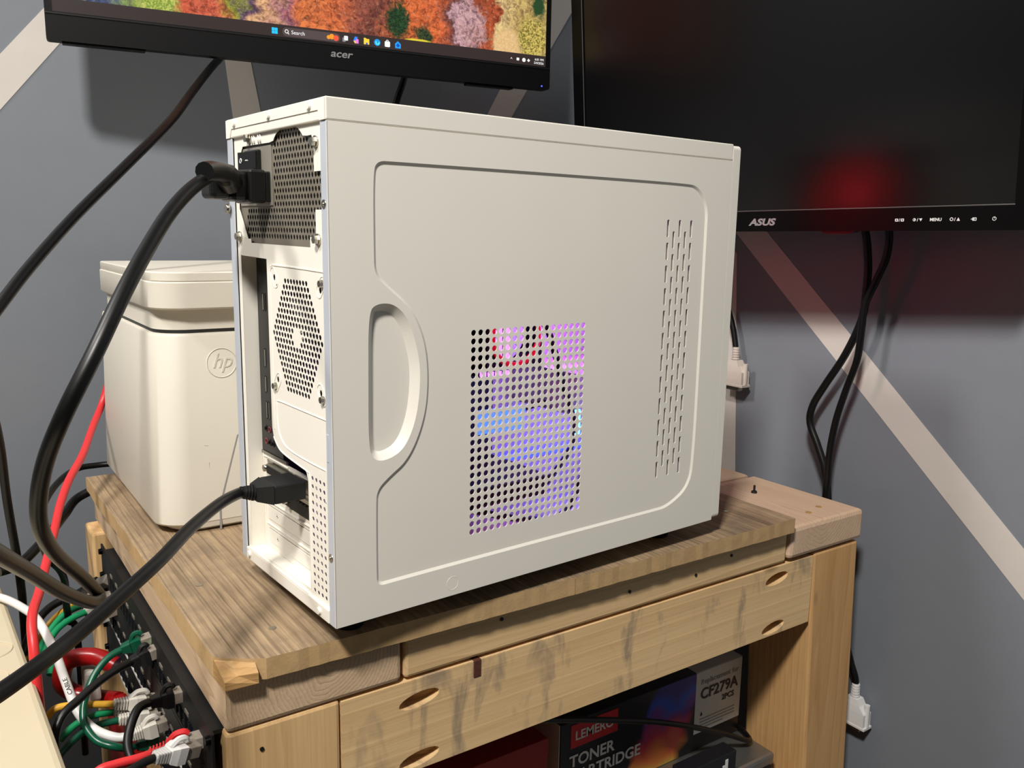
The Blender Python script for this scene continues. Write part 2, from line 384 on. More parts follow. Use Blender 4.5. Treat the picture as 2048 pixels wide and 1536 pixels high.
board('shelf_board', .012, .575, .283, .498, .385, .423, M['pine_x'], .003)
for x, y, z in ((.155, .0152, .7625), (.30, .0152, .7535), (.3885, .0152, .7505), (.44, .0152, .7605), (-.052, .0152, .715)):   # nail heads in the front
    q = MB().cyl((x, y + .004, z), (x, y - .0006, z), .0016, seg=10).build('nail', M['dark'], bench); q.location = -bench.location
for x, y in ((-.055, .16), (.48, .06), (-.03, .05)):
    q = MB().cyl((x, y, .786), (x, y, .7884), .003, seg=12).build('screw_head', M['nickel'], bench); q.location = -bench.location
for x, y in ((.622, .045), (.594, .038)):
    q = MB().cyl((x, y, .771), (x, y, .7736), .0035, seg=12).build('wood_plug', M['splinter'], bench); q.location = -bench.location

# ------------------------------------------------------------------ computer tower
FT = .0195                                              # feet height
pc = thing('computer_tower', 'cream white computer tower with glowing vent holes on the bench', 'computer', (-.0056, -.0135, .788), R(3.5))
PS = .9754; pc.scale = (PS, PS, PS)
OFF = (0, 0, FT)
W_, H_, D_ = .1806, .370, .4183
mm = lambda L: [(a / 1000, b / 1000) for a, b in L]
# --- right side panel
ctrl = mm([(34, 322), (37, 331.3), (50, 331.5), (180, 331.5), (352, 331), (372, 329), (386, 312), (386.3, 290), (386.5, 130), (386, 78), (383, 42), (352, 25.6), (330, 25.3), (180, 25.3), (48, 24.5), (34, 24), (33.6, 36), (33.7, 85), (34.5, 98), (43.4, 106), (62, 118), (75.5, 147), (78.5, 176), (75.5, 205), (64, 229), (44, 245), (34.4, 254), (34, 270)])
S = chaikin(ctrl, 3); S2 = inset(S, .0022)
Dc = mm([(29.3, 228), (36, 234), (50, 233.5), (62, 222), (70.5, 196), (72, 174), (68, 146), (58, 126), (44, 119.5), (33, 120.5), (28.2, 130), (28.6, 180)])
D1 = chaikin(Dc, 3); D2 = inset(D1, .0058)
grid = [circ(.1206 + .1137 / 17 * i, .2082 - .160 / 24 * j, .0024, 12) for i in range(18) for j in range(25)]
slots = []
for c in range(5):
    x = .3342 + .0078 * c; n = 12 if c % 2 == 0 else 11
    for j in range(n):
        z = .2905 - .02045 * j - (.01022 if c % 2 else 0)
        slots.append(rrect(x - .0015, x + .0015, z - .0078, z + .0078, .0012, 3))
sd = MB(OFF)
sd.prism(rrect(0, D_, 0, .3548, .0006, 1), [S, D1], 0, .0008, XZ(0))
sd.prism(S2, grid + slots, .0014, .0022, XZ(0))
def loft(mb, A, ya, B, yb, m=0):
    n = len(A); mb.add([(a, ya, b) for a, b in A] + [(a, yb, b) for a, b in B], [(i, (i + 1) % n, n + (i + 1) % n, n + i) for i in range(n)], m, False)
loft(sd, S, 0, S2, .0014); loft(sd, D1, 0, D2, .0055); sd.prism(D2, [], .0055, .0063, XZ(0))
sd.torus((.1013, .0001, .0100), (0, 1, 0), .0055, .0003, 24, 4)
side = sd.build('side_panel', M['paint'], pc, 'cream steel side panel with pressed handle, dot grid and slot vents')
MB(OFF).box(0, .0012, 0, .0098, 0, .3548, .0004).box(.0012, .018, .0085, .0098, 0, .3548).build('flange', M['edge'], side)
for z in (.3011, .0522):
    MB(OFF).cyl((.0006, .0058, z), (-.0004, .0058, z), .0035, .0030, 14).cyl((-.0002, .0058, z), (-.0012, .0058, z), .0016, .0008, 10).build('panel_screw', M['nickel'], side)
MB(OFF).box(-.0004, .0002, .0055, .0085, .123, .143, .0002).build('latch_notch', M['edge'], side)
# --- left panel
lp = MB(OFF).box(.0005, D_, W_ - .001, W_, 0, .3548, .0004).build('left_panel', M['paint'], pc)
MB(OFF).box(0, .0012, .1705, W_, 0, .3548, .0004).build('flange', M['edge'], lp)
# --- top cover
tp = MB(OFF); tp.box(-.0003, D_, 0, W_, .3552, H_, .0009, seg=2)
tp.box(.002, D_ - .002, .0012, .0030, .340, .3556).box(.002, D_ - .002, W_ - .003, W_ - .0012, .340, .3556)  # added hidden lips: stop the inside glow leaking through the cover seam
top = tp.build('top_cover', M['paint'], pc)
fl = MB(OFF); fl.prism(mm([(0.8, 355.3), (8.6, 355.3), (10.5, 362), (168, 362), (172, 355.3), (180, 355.3), (180, 369.2), (.8, 369.2)]), [], -.0009, 0, YZ(0))
flap = fl.build('rear_flap', M['paint'], top)
for y in (.1610, .0920, .0232):
    MB(OFF).cyl((.0, y, .3660), (-.0024, y, .3660), .0040, .0026, 14).build('rivet', M['paint'], flap)
# --- bottom, front, feet
MB(OFF).box(.002, D_, .001, W_ - .001, .0002, .0012).build('bottom_plate', M['paint_in'], pc)
for x in (.03, .38):
    for y in (.038, .150):
        MB().cyl((x, y, .0002), (x, y, FT + .0004), .011, .015, 18).build('foot', M['black_matte'], pc)
fb = MB(OFF)
fan_z = (.300, .165)
fb.prism(rrect(.0, W_, .001, H_ - .001, .004, 4), [circ(.0903, z, .060, 40) for z in fan_z], 0, .0105, YZ(D_ + .0003))
front = fb.build('front_bezel', M['paint'], pc)
for z, g in zip(fan_z, ('g_red', 'g_blue')):
    f = MB(OFF); f.torus((.412, .0903, z), (1, 0, 0), .0535, .0035, 40, 8); ring = f.build('fan_ring', M[g], pc)
    f = MB(OFF)
    f.prism(rrect(.0303, .1503, z - .06, z + .06, .006, 4), [circ(.0903, z, .056, 36)], .392, .416, YZ(0)); f.cyl((.394, .0903, z), (.414, .0903, z), .02, seg=20)
    for k in range(9):
        a = 2 * PI * k / 9; c, s_ = math.cos(a), math.sin(a); c2, s2 = math.cos(a + .5), math.sin(a + .5)
        f.add([(.398, .0903 + .019 * c, z + .019 * s_), (.410, .0903 + .019 * c2, z + .019 * s2), (.410, .0903 + .05 * c2, z + .05 * s2), (.398, .0903 + .05 * c, z + .05 * s_)], [(0, 1, 2, 3)])
    f.build('front_fan', M['black_matte'], pc)
# --- rear panel
psu_open = mm([(163.7, 335), (152.6, 347.6), (99, 347.3)] + [(66.5 - 27 * math.cos(R(a)), 343.5 + 13.4 * math.sin(R(a))) for a in range(160, 19, -10)] + [(34, 347.5), (27, 347.6), (24, 343), (24, 323.3), (13.5, 323.3), (13.5, 297.7), (23, 297.7), (23, 280), (26, 279), (32.5, 279), (32.5, 271.9), (141, 272.8), (141, 276), (147.5, 276), (164.1, 299.3)])
well = mm([(164.2, 262.4), (111.4, 261.2), (110.6, 150), (110.4, 128), (108, 121), (102, 115.5), (92, 111.8), (75, 109.6), (53, 107.8), (48, 105.5), (45.5, 100), (45, 14.5), (164.2, 11.3)])
fanh = []
fc = (.0592, .2052)
for i in range(19):
    n = 17 - abs(i - 9)
    for j in range(n):
        y = fc[0] + (j - (n - 1) / 2) * .00522; z = fc[1] + (9 - i) * .00455
        if math.hypot(y - fc[0], z - fc[1]) > .0075: fanh.append(circ(y, z, .0021, 8))
vent = [circ(.0380 - .0064 * c, .1036 - .00624 * r, .00175, 8) for c in range(4) for r in range(15)] + [circ(.0124, .1036 - .00624 * r, .00175, 8) for r in range(8, 15)]
cornh = [circ(.0975, .2478, .002, 8, .0026), circ(.0185, .2430, .002, 8, .0026), circ(.0960, .1690, .002, 8, .0026), circ(.0205, .1700, .002, 8, .0026), circ(.0930, .2415, .0016, 8), circ(.0160, .090, .001, 6)]
rp = MB(OFF)
rp.prism([(.0098, .0012), (.1706, .0012), (.1706, .3618), (.0098, .3618)], [psu_open, well] + fanh + vent + cornh, .0020, .0024, YZ(0))
# pressed ridges: fan pad outline, lower pad outline
def ridge(pts, r=.0009, closed=False):
    P = [(.0023, y / 1000, z / 1000) for y, z in pts]
    if closed: P.append(P[0])
    rp.tube(P, r, 6, k=4)
ridge([(105.5, 128), (105.5, 200), (105, 250), (102, 256.2), (92, 257), (50, 256.6), (11.5, 255.8)])
ridge([(12.5, 151.8), (60, 152), (96, 152), (99, 149), (99.4, 138), (96, 126), (86, 118.6), (72, 116), (45, 114.8), (15.5, 114.6)])
ridge([(108, 121), (98, 113.4), (84, 110.4), (60, 108), (46, 106.4), (42.2, 102), (42, 60), (42, 14)], .0008)
ridge([(12, 110), (11.5, 108)], .0008)
rear = rp.build('rear_panel', M['paint'], pc, 'cream rear panel pierced with a honeycomb of fan holes')
for (y, z, a) in ((.0975, .2478, 40), (.0172, .2452, -40), (.0970, .1670, -40), (.0190, .1690, 40)):
    b = MB(OFF); ca, sa = math.cos(R(a)), math.sin(R(a))
    prof = [(y + (u * sa + v * ca), z + (u * ca - v * sa)) for u, v in rrect(-.0085, .0085, -.0045, .0045, .0044, 4)]
    b.tube([(.0022, p[0], p[1]) for p in prof + prof[:1]], .0007, 5, raw=True)
    b.build('screw_boss', M['paint'], rear)
for y, z in ((.0148, .2476), (.1002, .1634), (.0165, .1660)):
    MB(OFF).cyl((.003, y, z), (-.0008, y, z), .0030, .0024, 12).box(-.0011, -.0006, y - .0018, y + .0018, z - .0004, z + .0004).box(-.0011, -.0006, y - .0004, y + .0004, z - .0018, z + .0018).build('fan_screw', [M['nickel']], rear)
# bottom lip of the rear with rivets
lip = MB(OFF).box(-.0006, .0022, .0100, .1700, 0, .0108, .0008).build('rear_sill', M['paint'], rear)
for y, z in ((.1627, .0062), (.0252, .0050)):
    MB(OFF).cyl((.0, y, z), (-.0024, y, z), .0034, .0024, 12).build('rivet', M['paint'], lip)
# recessed well for the ports: side walls, roof, floor
wl = MB(OFF)
wl.box(.0025, .0165, .1642, .1652, .0113, .2624).box(.0025, .0165, .1110, .1642, .2624, .2634).box(-.0004, .0165, .0450, .1642, .0100, .0113)
wl.box(.0025, .0165, .0440, .0450, .0113, .1060).tube([(.0075, .1645, .012), (.0085, .1645, .022), (.0115, .1645, .032), (.012, .1645, .06)], .0005, 5)
wl.build('port_well', M['paint'], rear)
# io shield
io = MB(OFF)
ports = [(.1495, .1545, .217, .232), (.1455, .1485, .217, .232), (.1490, .1540, .170, .186), (.1490, .1540, .1485, .163), (.1490, .1535, .126, .1415), (.1440, .1480, .126, .1415)]
jk = [(.1535, .1175), (.1465, .1175), (.1535, .1065), (.1465, .1065), (.1395, .1065)]
io.prism([(.1200, .0975), (.1638, .0975), (.1638, .2600), (.1200, .2600)], [rrect(a, b, c, d, .0005, 1) for a, b, c, d in ports] + [circ(y, z, .0026, 12) for y, z in jk], .0145, .0153, YZ(0))
iosh = io.build('io_shield', M['iosh'], pc, 'dark motherboard port plate')
for a, b, c, d in ports:
    MB(OFF).box(.0147, .024, a, b, c, d).box(.0142, .0148, a + .0014, b - .0014, c + .001, d - .001, m=1).build('port', [M['dark'], M['steel']], iosh)
for (y, z), cname in zip(jk, ('black', 'jack_pink', 'jack_pink', 'black', 'black')):
    MB(OFF).torus((.0142, y, z), (1, 0, 0), .0022, .0007, 14, 6).build('audio_jack', M[cname], iosh)
MB(OFF).box(.0135, .0155, .112, .1642, .0945, .0972, .0004).build('shield_bar', M['steel'], iosh)
# slot plate with four card slots
slz = (.0845, .0645, .0437, .0233)
sl = MB(OFF)
sl.prism([(.0455, .0116), (.1640, .0116), (.1640, .0940), (.0455, .0940)], [rrect(.062, .1545, z - .0062, z + .0062, .0012, 2) for z in slz], .0145, .0155, YZ(0))
sl.tube([(.0143, .160, .0145), (.0143, .160, .088), (.0143, .157, .0925), (.0143, .11, .0925)], .0008, 5)
for z in (.0746, .0540, .0335): sl.tube([(.0144, .157, z), (.0144, .05, z)], .0011, 5, raw=True)
slotp = sl.build('slot_plate', M['paint'], pc)
for z in slz[2:]:
    st = circ(.1355, z, .0011, 8)
    b = MB(OFF); star = []
    for k in range(12):
        a = 2 * PI * k / 12; r = .0026 if k % 3 == 0 else .0011
        star.append((.1355 + r * math.cos(a), z + r * 1.25 * math.sin(a)))
    b.prism([(.063, z - .0056), (.1538, z - .0056), (.1538, z + .0056), (.063, z + .0056)], [star], .0139, .0147, YZ(0))
    b.build('slot_cover', M['paint'], slotp)
gp = MB(OFF).box(.0152, .016, .060, .1545, slz[1] - .0065, slz[0] + .0065).box(.010, .0152, .113, .147, slz[0] - .0042, slz[0] + .0045, .0012).box(.0135, .0152, .066, .112, slz[1] - .0045, slz[1] + .0045, m=1).box(.0148, .0153, .063, .152, slz[1] - .0055, slz[1] + .0055, m=1)
gpu = gp.build('graphics_card', [M['steel'], M['dark']], pc, 'graphics card bracket with metal ports')
MB(OFF).box(.0095, .0102, .116, .144, slz[0] - .003, slz[0] + .0032, .0006).build('dvi_port', M['dark'], gpu)
for y, z in ((.1115, slz[0] + .001), (.110, slz[1] + .0015), (.1485, slz[0])):
    MB(OFF).cyl((.0152, y, z), (.0085, y, z), .0030, .0030, 6).build('hex_post', M['nickel'], gpu)
for k in range(5):
    MB(OFF).box(.0138, .0150, .072 + .006 * k, .0745 + .006 * k, slz[1] - .005, slz[1] + .005).build('bracket_fin', M['psu'], gpu)
MB(OFF).box(.016, .235, .040, .150, .0660, .0676, m=0).box(.02, .235, .045, .148, .0480, .0658, .002, m=1).build('card_body', [M['pcb'], M['black_matte']], gpu)
# --- power supply
ps = MB(OFF)
pz0, pz1 = .2665, .3600
mesh = []
for r_ in range(18):
    z = .3550 - .00478 * r_
    for c in range(27):
        y = .0185 + .0050 * c + (.0025 if r_ % 2 else 0)
        ok = (y < .098 and z > .2795) or (y < .153 and .2775 < z < .3005)
        if .12 < y < .165 and z < .2985 and (z - .276) < (y - .147) * 1.3: ok = False
        if ok: mesh.append(circ(y, z, .00165, 8, .0020))
ps.prism([(.0105, pz0), (.1690, pz0), (.1690, pz1), (.0105, pz1)], mesh, .0040, .0043, YZ(0))
psu = ps.build('power_supply', M['psu'], pc, 'dark grey power supply with perforated rear face')
MB(OFF).box(.0062, .14, .0115, .1680, pz0, pz1).build('psu_case', M['dark'], psu)
MB(OFF).box(.0030, .0041, .0995, .1630, .3015, .3458, .0004).build('inlet_plate', M['psu_plate'], psu)
swc = MB(OFF).box(-.0005, .0035, .118, .1445, .3275, .3435, .001).build('power_switch', M['black'], psu)
rk = MB(OFF); rk.add([(-.0005, .1185, .329), (-.0005, .1440, .329), (-.0005, .1440, .342), (-.0005, .1185, .342), (-.0015, .1185, .329), (-.0055, .1440, .329), (-.0055, .1440, .342), (-.0015, .1185, .342)], [(0, 1, 2, 3), (4, 5, 6, 7), (0, 1, 5, 4), (1, 2, 6, 5), (2, 3, 7, 6), (3, 0, 4, 7)])
rk.build('rocker', M['black'], swc)
MB(OFF).torus((-.0049, .1395, .3356), (1, 0, .0), .0017, .0004, 20, 5).cyl((-.00375, .1325, .3356), (-.0035, .1290, .3356), .0005, seg=6).build('switch_mark', M['white_print'], swc)
MB(OFF).box(-.0008, .0035, .1015, .1305, .3040, .3265, .001).build('inlet_socket', M['black'], psu)
for y, z in ((.1374, .3527), (.0200, .3425), (.0190, .2775), (.1640, .2775)):
    MB(OFF).cyl((.0022, y, z), (.0008, y, z), .0042, seg=14).cyl((.001, y, z), (-.0022, y, z), .0033, .0030, 6).build('psu_screw', M['nickel'], psu)
MB(OFF).cyl((-.001, .1790, .2995), (-.004, .1790, .2995), .0042, .0035, 8).build('thumb_screw', M['nickel'], lp)
for y in (.131, .127, .119, .115):
    MB(OFF).tube([(.0021, y, .3478), (.0018, y, .3545)], .0009, 6, raw=True).build('stamped_rib', M['paint'], rear)
# --- rear fan behind the honeycomb
rf = MB(OFF)
rf.prism(rrect(.013, .105, .159, .2515, .005, 4), [circ(.0592, .2052, .043, 32)], .0045, .028, YZ(0)); rf.cyl((.0065, .0592, .2052), (.026, .0592, .2052), .016, seg=24)
for k in range(9):
    a = 2 * PI * k / 9; c, s_, c2, s2 = math.cos(a), math.sin(a), math.cos(a + .45), math.sin(a + .45)
    rf.add([(.009, .0592 + .016 * c, .2052 + .016 * s_), (.022, .0592 + .016 * c2, .2052 + .016 * s2), (.022, .0592 + .041 * c2, .2052 + .041 * s2), (.009, .0592 + .041 * c, .2052 + .041 * s_)], [(0, 1, 2, 3)])
rf.build('rear_fan', M['black_matte'], pc)
MB(OFF).cyl((.0032, .0592, .2052), (.0045, .0592, .2052), .0055, seg=20).build('fan_hub', M['paint'], rear)
# --- inside: tray, board, cooler, memory, lit strips
MB(OFF).box(.017, .40, .1640, .1655, .002, .354).box(.386, .391, .002, .178, .002, .354).build('inner_chassis', M['paint_in'], pc)
MB(OFF).box(.322, .378, .0042, .0050, .056, .303).build('added_slot_baffle', M['paint_in'], pc)  # added plate: keeps the coloured inside glow out of the slots
MB(OFF).box(.018, .255, .1560, .1580, .022, .262).build('motherboard', M['pcb'], pc)
ck = MB(OFF)
for k in range(12): ck.box(.085, .155, .075, .150, .165 + .0042 * k, .1662 + .0042 * k)
ck.box(.095, .145, .150, .156, .175, .205)
cool = ck.build('cpu_cooler', M['steel'], pc)
cf = MB(OFF); cf.prism(circ(.235, .190, .046, 4, a0=PI / 4), [circ(.235, .190, .0295, 24)], .095, .118, lambda u, v, w: (u, w, v))
cf.build('cooler_fan', M['black_matte'], cool)
MB(OFF).torus((.235, .094, .19), (0, 1, 0), .028, .0028, 32, 6).build('cooler_light_ring', M['g_red_dim'], cool)
for k in range(4):
    MB(OFF).box(.2060 + .009 * k, .2105 + .009 * k, .112, .156, .150, .258).build('memory_stick', M['black'], pc)
    MB(OFF).box(.2060 + .009 * k, .2105 + .009 * k, .106, .112, .150, .258, .001).build('memory_light_bar', M['g_lilac'], pc)
dr = MB(OFF).box(.285, .384, .060, .162, .112, .116).box(.285, .384, .060, .162, .150, .153).box(.285, .290, .060, .162, .113, .152).box(.300, .384, .064, .150, .120, .146, .002, m=1)
dr.build('drive_cage', [M['paint_in'], M['black']], pc)
MB(OFF).box(.265, .384, .030, .032, .052, .058).box(.12, .384, .02, .16, .0016, .0040, m=0).build('cage_rail', M['paint_in'], pc)
MB(OFF).box(.16, .30, .030, .034, .009, .012, .0008).build('light_strip', M['g_pink'], pc)
MB(OFF).box(.195, .252, .098, .102, .098, .121, .001).build('graphics_light_bar', M['g_ice'], gpu)
MB(OFF).box(.2725, .279, .049, .052, .098, .122, .001).build('light_strip', M['g_cyan'], pc)
MB(OFF).box(.255, .38, .150, .156, .050, .056, .0008).build('light_strip', M['g_blue'], pc)
MB(OFF).box(.270, .38, .156, .162, .225, .232, .0008).build('light_strip', M['g_mag'], pc)
for pts, r in (([(.20, .10, .27), (.26, .06, .25), (.31, .05, .20), (.33, .08, .155)], .0035), ([(.15, .12, .275), (.20, .04, .24), (.24, .03, .15), (.28, .06, .09), (.30, .12, .03)], .003), ([(.12, .05, .06), (.2, .03, .035), (.27, .05, .03), (.33, .08, .10)], .003), ([(.25, .14, .10), (.30, .10, .12), (.36, .08, .09), (.38, .08, .05)], .0028), ([(.16, .03, .27), (.25, .035, .225), (.31, .03, .175), (.37, .06, .16)], .003)):
    MB(OFF).tube(pts, r, 8).build('inner_cable', M['cable'], pc)
def pt_light(name, loc, col, e, r=.012):
    l = bpy.data.lights.new(name, 'POINT'); l.energy = e; l.color = col; l.shadow_soft_size = r
    o = bpy.data.objects.new(name, l); COL.objects.link(o); o.parent = pc; o.location = Vector(loc) + Vector(OFF); return o
pt_light('led_magenta', (.315, .110, .255), (.85, .12, 1), .2)
pt_light('led_blue', (.30, .105, .19), (.12, .18, 1), .16)
pt_light('led_violet', (.345, .10, .075), (.2, .16, 1), .13)
pt_light('led_pink', (.22, .060, .030), (1, .2, .55), .03)
pt_light('led_crimson', (.20, .075, .235), (1, .03, .12), .03)
pt_light('led_cyan', (.372, .06, .135), (.15, .5, 1), .03)
pt_light('led_red_front', (.422, .0903, .315), (1, .03, .05), .10)

# ------------------------------------------------------------------ cords on the computer
pw_ = thing('power_cord', 'thick black power cord plugged into the computer and looping down', 'cord', (-.15, 0, .85))
def place(o): o.location = -o.parent.location; return o
wpc = Matrix.Translation((-.0056, -.0135, .788)) @ Matrix.Rotation(R(3.5), 4, 'Z') @ Matrix.Scale(PS, 4)
def P2W(x, y, z): return tuple(wpc @ Vector((x, y, z + FT)))
pl = MB()
pl.box(-.014, -.0006, .1005, .1315, .3030, .3275, .002, fn=P2W); pl.box(-.026, -.0135, .1025, .1300, .3040, .3265, .003, fn=P2W)
pl.box(-.041, -.0255, .1045, .1285, .3050, .3235, .004, seg=3, fn=P2W)
pl.tube([P2W(-.026, .105, .3165), P2W(-.034, .094, .3225), P2W(-.046, .083, .3235), P2W(-.056, .072, .322)], [.0085] * 8 + [.0065] * 20, 12)
plug = place(pl.build('plug', M['black'], pw_))
PW = [P2W(-.050, .078, .3228), (-.0571, .0671, 1.1200), (-.0772, .0419, 1.1082), (-.0964, .0161, 1.0932), (-.1146, -.0107, 1.0745), (-.1347, -.0385, 1.0501), (-.1547, -.0587, 1.0193), (-.1711, -.0615, .9895), (-.18, -.0461, .9619), (-.1837, -.0317, .9365), (-.1823, -.0175, .9147), (-.1729, .0149, .8878), (-.1549, .0644, .8528), (-.1417, .0958, .8267), (-.1404, .0934, .8213), (-.1492, .0755, .8279), (-.1712, .0257, .8596), (-.1901, -.0242, .8934), (-.206, -.0761, .9242), (-.2184, -.1105, .9464)]
place(MB().tube(PW, .0046, 14).build('cable', M['cable'], pw_))
dpc = thing('display_cable', 'black display cable pushed into the card slot, crossing the bench corner', 'cable', (-.1, 0, .88))
q = MB()
q.box(-.016, .0100, .0665, .0965, .0785, .0935, .0015, fn=P2W)
q.add([(-.016, .0665, .0785), (-.016, .0965, .0785), (-.016, .0965, .0935), (-.016, .0665, .0935), (-.026, .0755, .0805), (-.026, .0895, .0805), (-.026, .0895, .0915), (-.026, .0755, .0915)], [(0, 1, 2, 3), (4, 5, 6, 7), (0, 1, 5, 4), (1, 2, 6, 5), (2, 3, 7, 6), (3, 0, 4, 7)], fn=P2W)
place(q.build('connector', M['black_matte'], dpc))
q = MB(); a0, b0 = Vector(P2W(-.0255, .0825, .086)), Vector((-.0455, .066, .8925))
for k in range(5):
    t = k / 5; q.cyl(tuple(a0.lerp(b0, t)), tuple(a0.lerp(b0, t + .13)), .0062 - .0004 * k, seg=12)
q.cyl(tuple(a0), tuple(b0), .0046, seg=12)
place(q.build('strain_relief', M['black_matte'], dpc))
DP = [tuple(a0.lerp(b0, .6)), (-.0454, .0662, .892), (-.0684, .036, .8962), (-.0978, -.0005, .8947), (-.1237, -.0344, .8903), (-.1514, -.0642, .8851), (-.1775, -.0904, .8799), (-.1979, -.116, .8802), (-.2132, -.132, .88), (-.2269, -.1478, .8816)]
place(MB().tube(DP, .0042, 14).build('cable', M['cable'], dpc))

# ------------------------------------------------------------------ printer
hp = thing('printer', 'warm white laser printer behind the computer with round embossed logo', 'printer', (.12, .43, .788))
def prof(x0, x1, y0, y1, r0=.030, r1=.012): # front-left rounded footprint
    p = []
    for cx, cy, a, r in ((x1 - r1, y1 - r1, 0, r1), (x0 + .006, y1 - .006, 90, .006), (x0 + r0, y0 + r0, 180, r0), (x1 - r0, y0 + r0, 270, r0)):
        for i in range(9): t = R(a + 90 * i / 8); p.append((cx + r * math.cos(t), cy + r * math.sin(t)))
    return p
def shell(levels, m=0):
    mb = MB(); n = len(levels[0][0])
    v = [(x, y, z) for p, z in levels for x, y in p]
    f = [(k * n + i, k * n + (i + 1) % n, (k + 1) * n + (i + 1) % n, (k + 1) * n + i) for k in range(len(levels) - 1) for i in range(n)]
    mb.add(v, f, m, True); mb.add([(x, y, levels[0][1]) for x, y in levels[0][0]], [tuple(range(n))], m); mb.add([(x, y, levels[-1][1]) for x, y in levels[-1][0]], [tuple(range(n))], m)
    return mb
X1 = .30
place(shell([(prof(-.044, X1, .296, .56), .7884), (prof(-.046, X1, .289, .562), .7925), (prof(-.046, X1, .288, .562), .7985)]).build('base', M['hp'], hp))
body = place(shell([(prof(-.056, X1, .289, .570), .7965), (prof(-.057, X1, .2875, .571), .7985), (prof(-.0520, X1, .2945, .569), .9815), (prof(-.0512, X1, .2955, .568), .9838)]).build('body', M['hp'], hp))
place(shell([(prof(-.046, X1 - .01, .302, .562), .9835), (prof(-.046, X1 - .01, .302, .562), .9875)]).build('paper_slot', M['hp_dark'], hp))
place(shell([(prof(-.0465, X1 - .005, .302, .562), .9872), (prof(-.0465, X1 - .005, .300, .562), 1.0085)]).build('neck', M['hp'], hp))
place(shell([(prof(-.0500, X1, .292, .568), 1.0070), (prof(-.0515, X1, .2885, .570), 1.0090), (prof(-.0515, X1, .2878, .570), 1.0325), (prof(-.0505, X1, .289, .569), 1.0335)]).build('scanner_unit', M['hp'], hp))
place(shell([(prof(-.0500, X1, .290, .569), 1.0336), (prof(-.0505, X1, .2890, .570), 1.0345), (prof(-.0505, X1, .289, .570), 1.0415), (prof(-.0495, X1, .2905, .569), 1.0426)]).build('scanner_lid', M['hp'], hp))
fy = lambda z: .2875 + (.2945 - .2875) * (z - .7985) / .183
lg = MB(); lc = (.0090, .9545)
lg.torus((lc[0], fy(lc[1]) - .0001, lc[1]), (0, 1, -.04), .0142, .0006, 36, 6)
tv, tf = text2d('hp', .0205, .0012, 'CENTER', .35)
lg.add(tv, tf, 0, fn=lambda u, v, w_: (lc[0] + u * .92, fy(lc[1] + v) - .0002 + w_, lc[1] - .0045 + v))
place(lg.build('logo', M['hp'], hp, 'round embossed logo with slanted letters'))
sm = MB(); pa, pb = (.0210, .882), (.0000, .8115)
sm.add([(pa[0] - .0007, fy(pa[1]) - .0003, pa[1]), (pa[0] + .0007, fy(pa[1]) - .0003, pa[1]), (pb[0] + .0009, fy(pb[1]) - .0003, pb[1]), (pb[0] - .0009, fy(pb[1]) - .0003, pb[1])], [(0, 1, 2, 3)])
sm.box(-.0008, .0008, .2868, .2885, .7885, .8115)
place(sm.build('tray_seam', M['ink_gray'], hp))
for pts in ([(-.0525, .44, .8672), (-.0527, .428, .8675), (-.0531, .418, .865)], [(-.0115, .2905, .8745), (-.008, .2905, .874)], [(-.0080, .2898, .8575), (-.0078, .2898, .848), (-.0062, .2898, .839)]):
    place(MB().tube(pts, .00035, 4, k=3).build('scuff_mark', M['ink_gray'], hp))

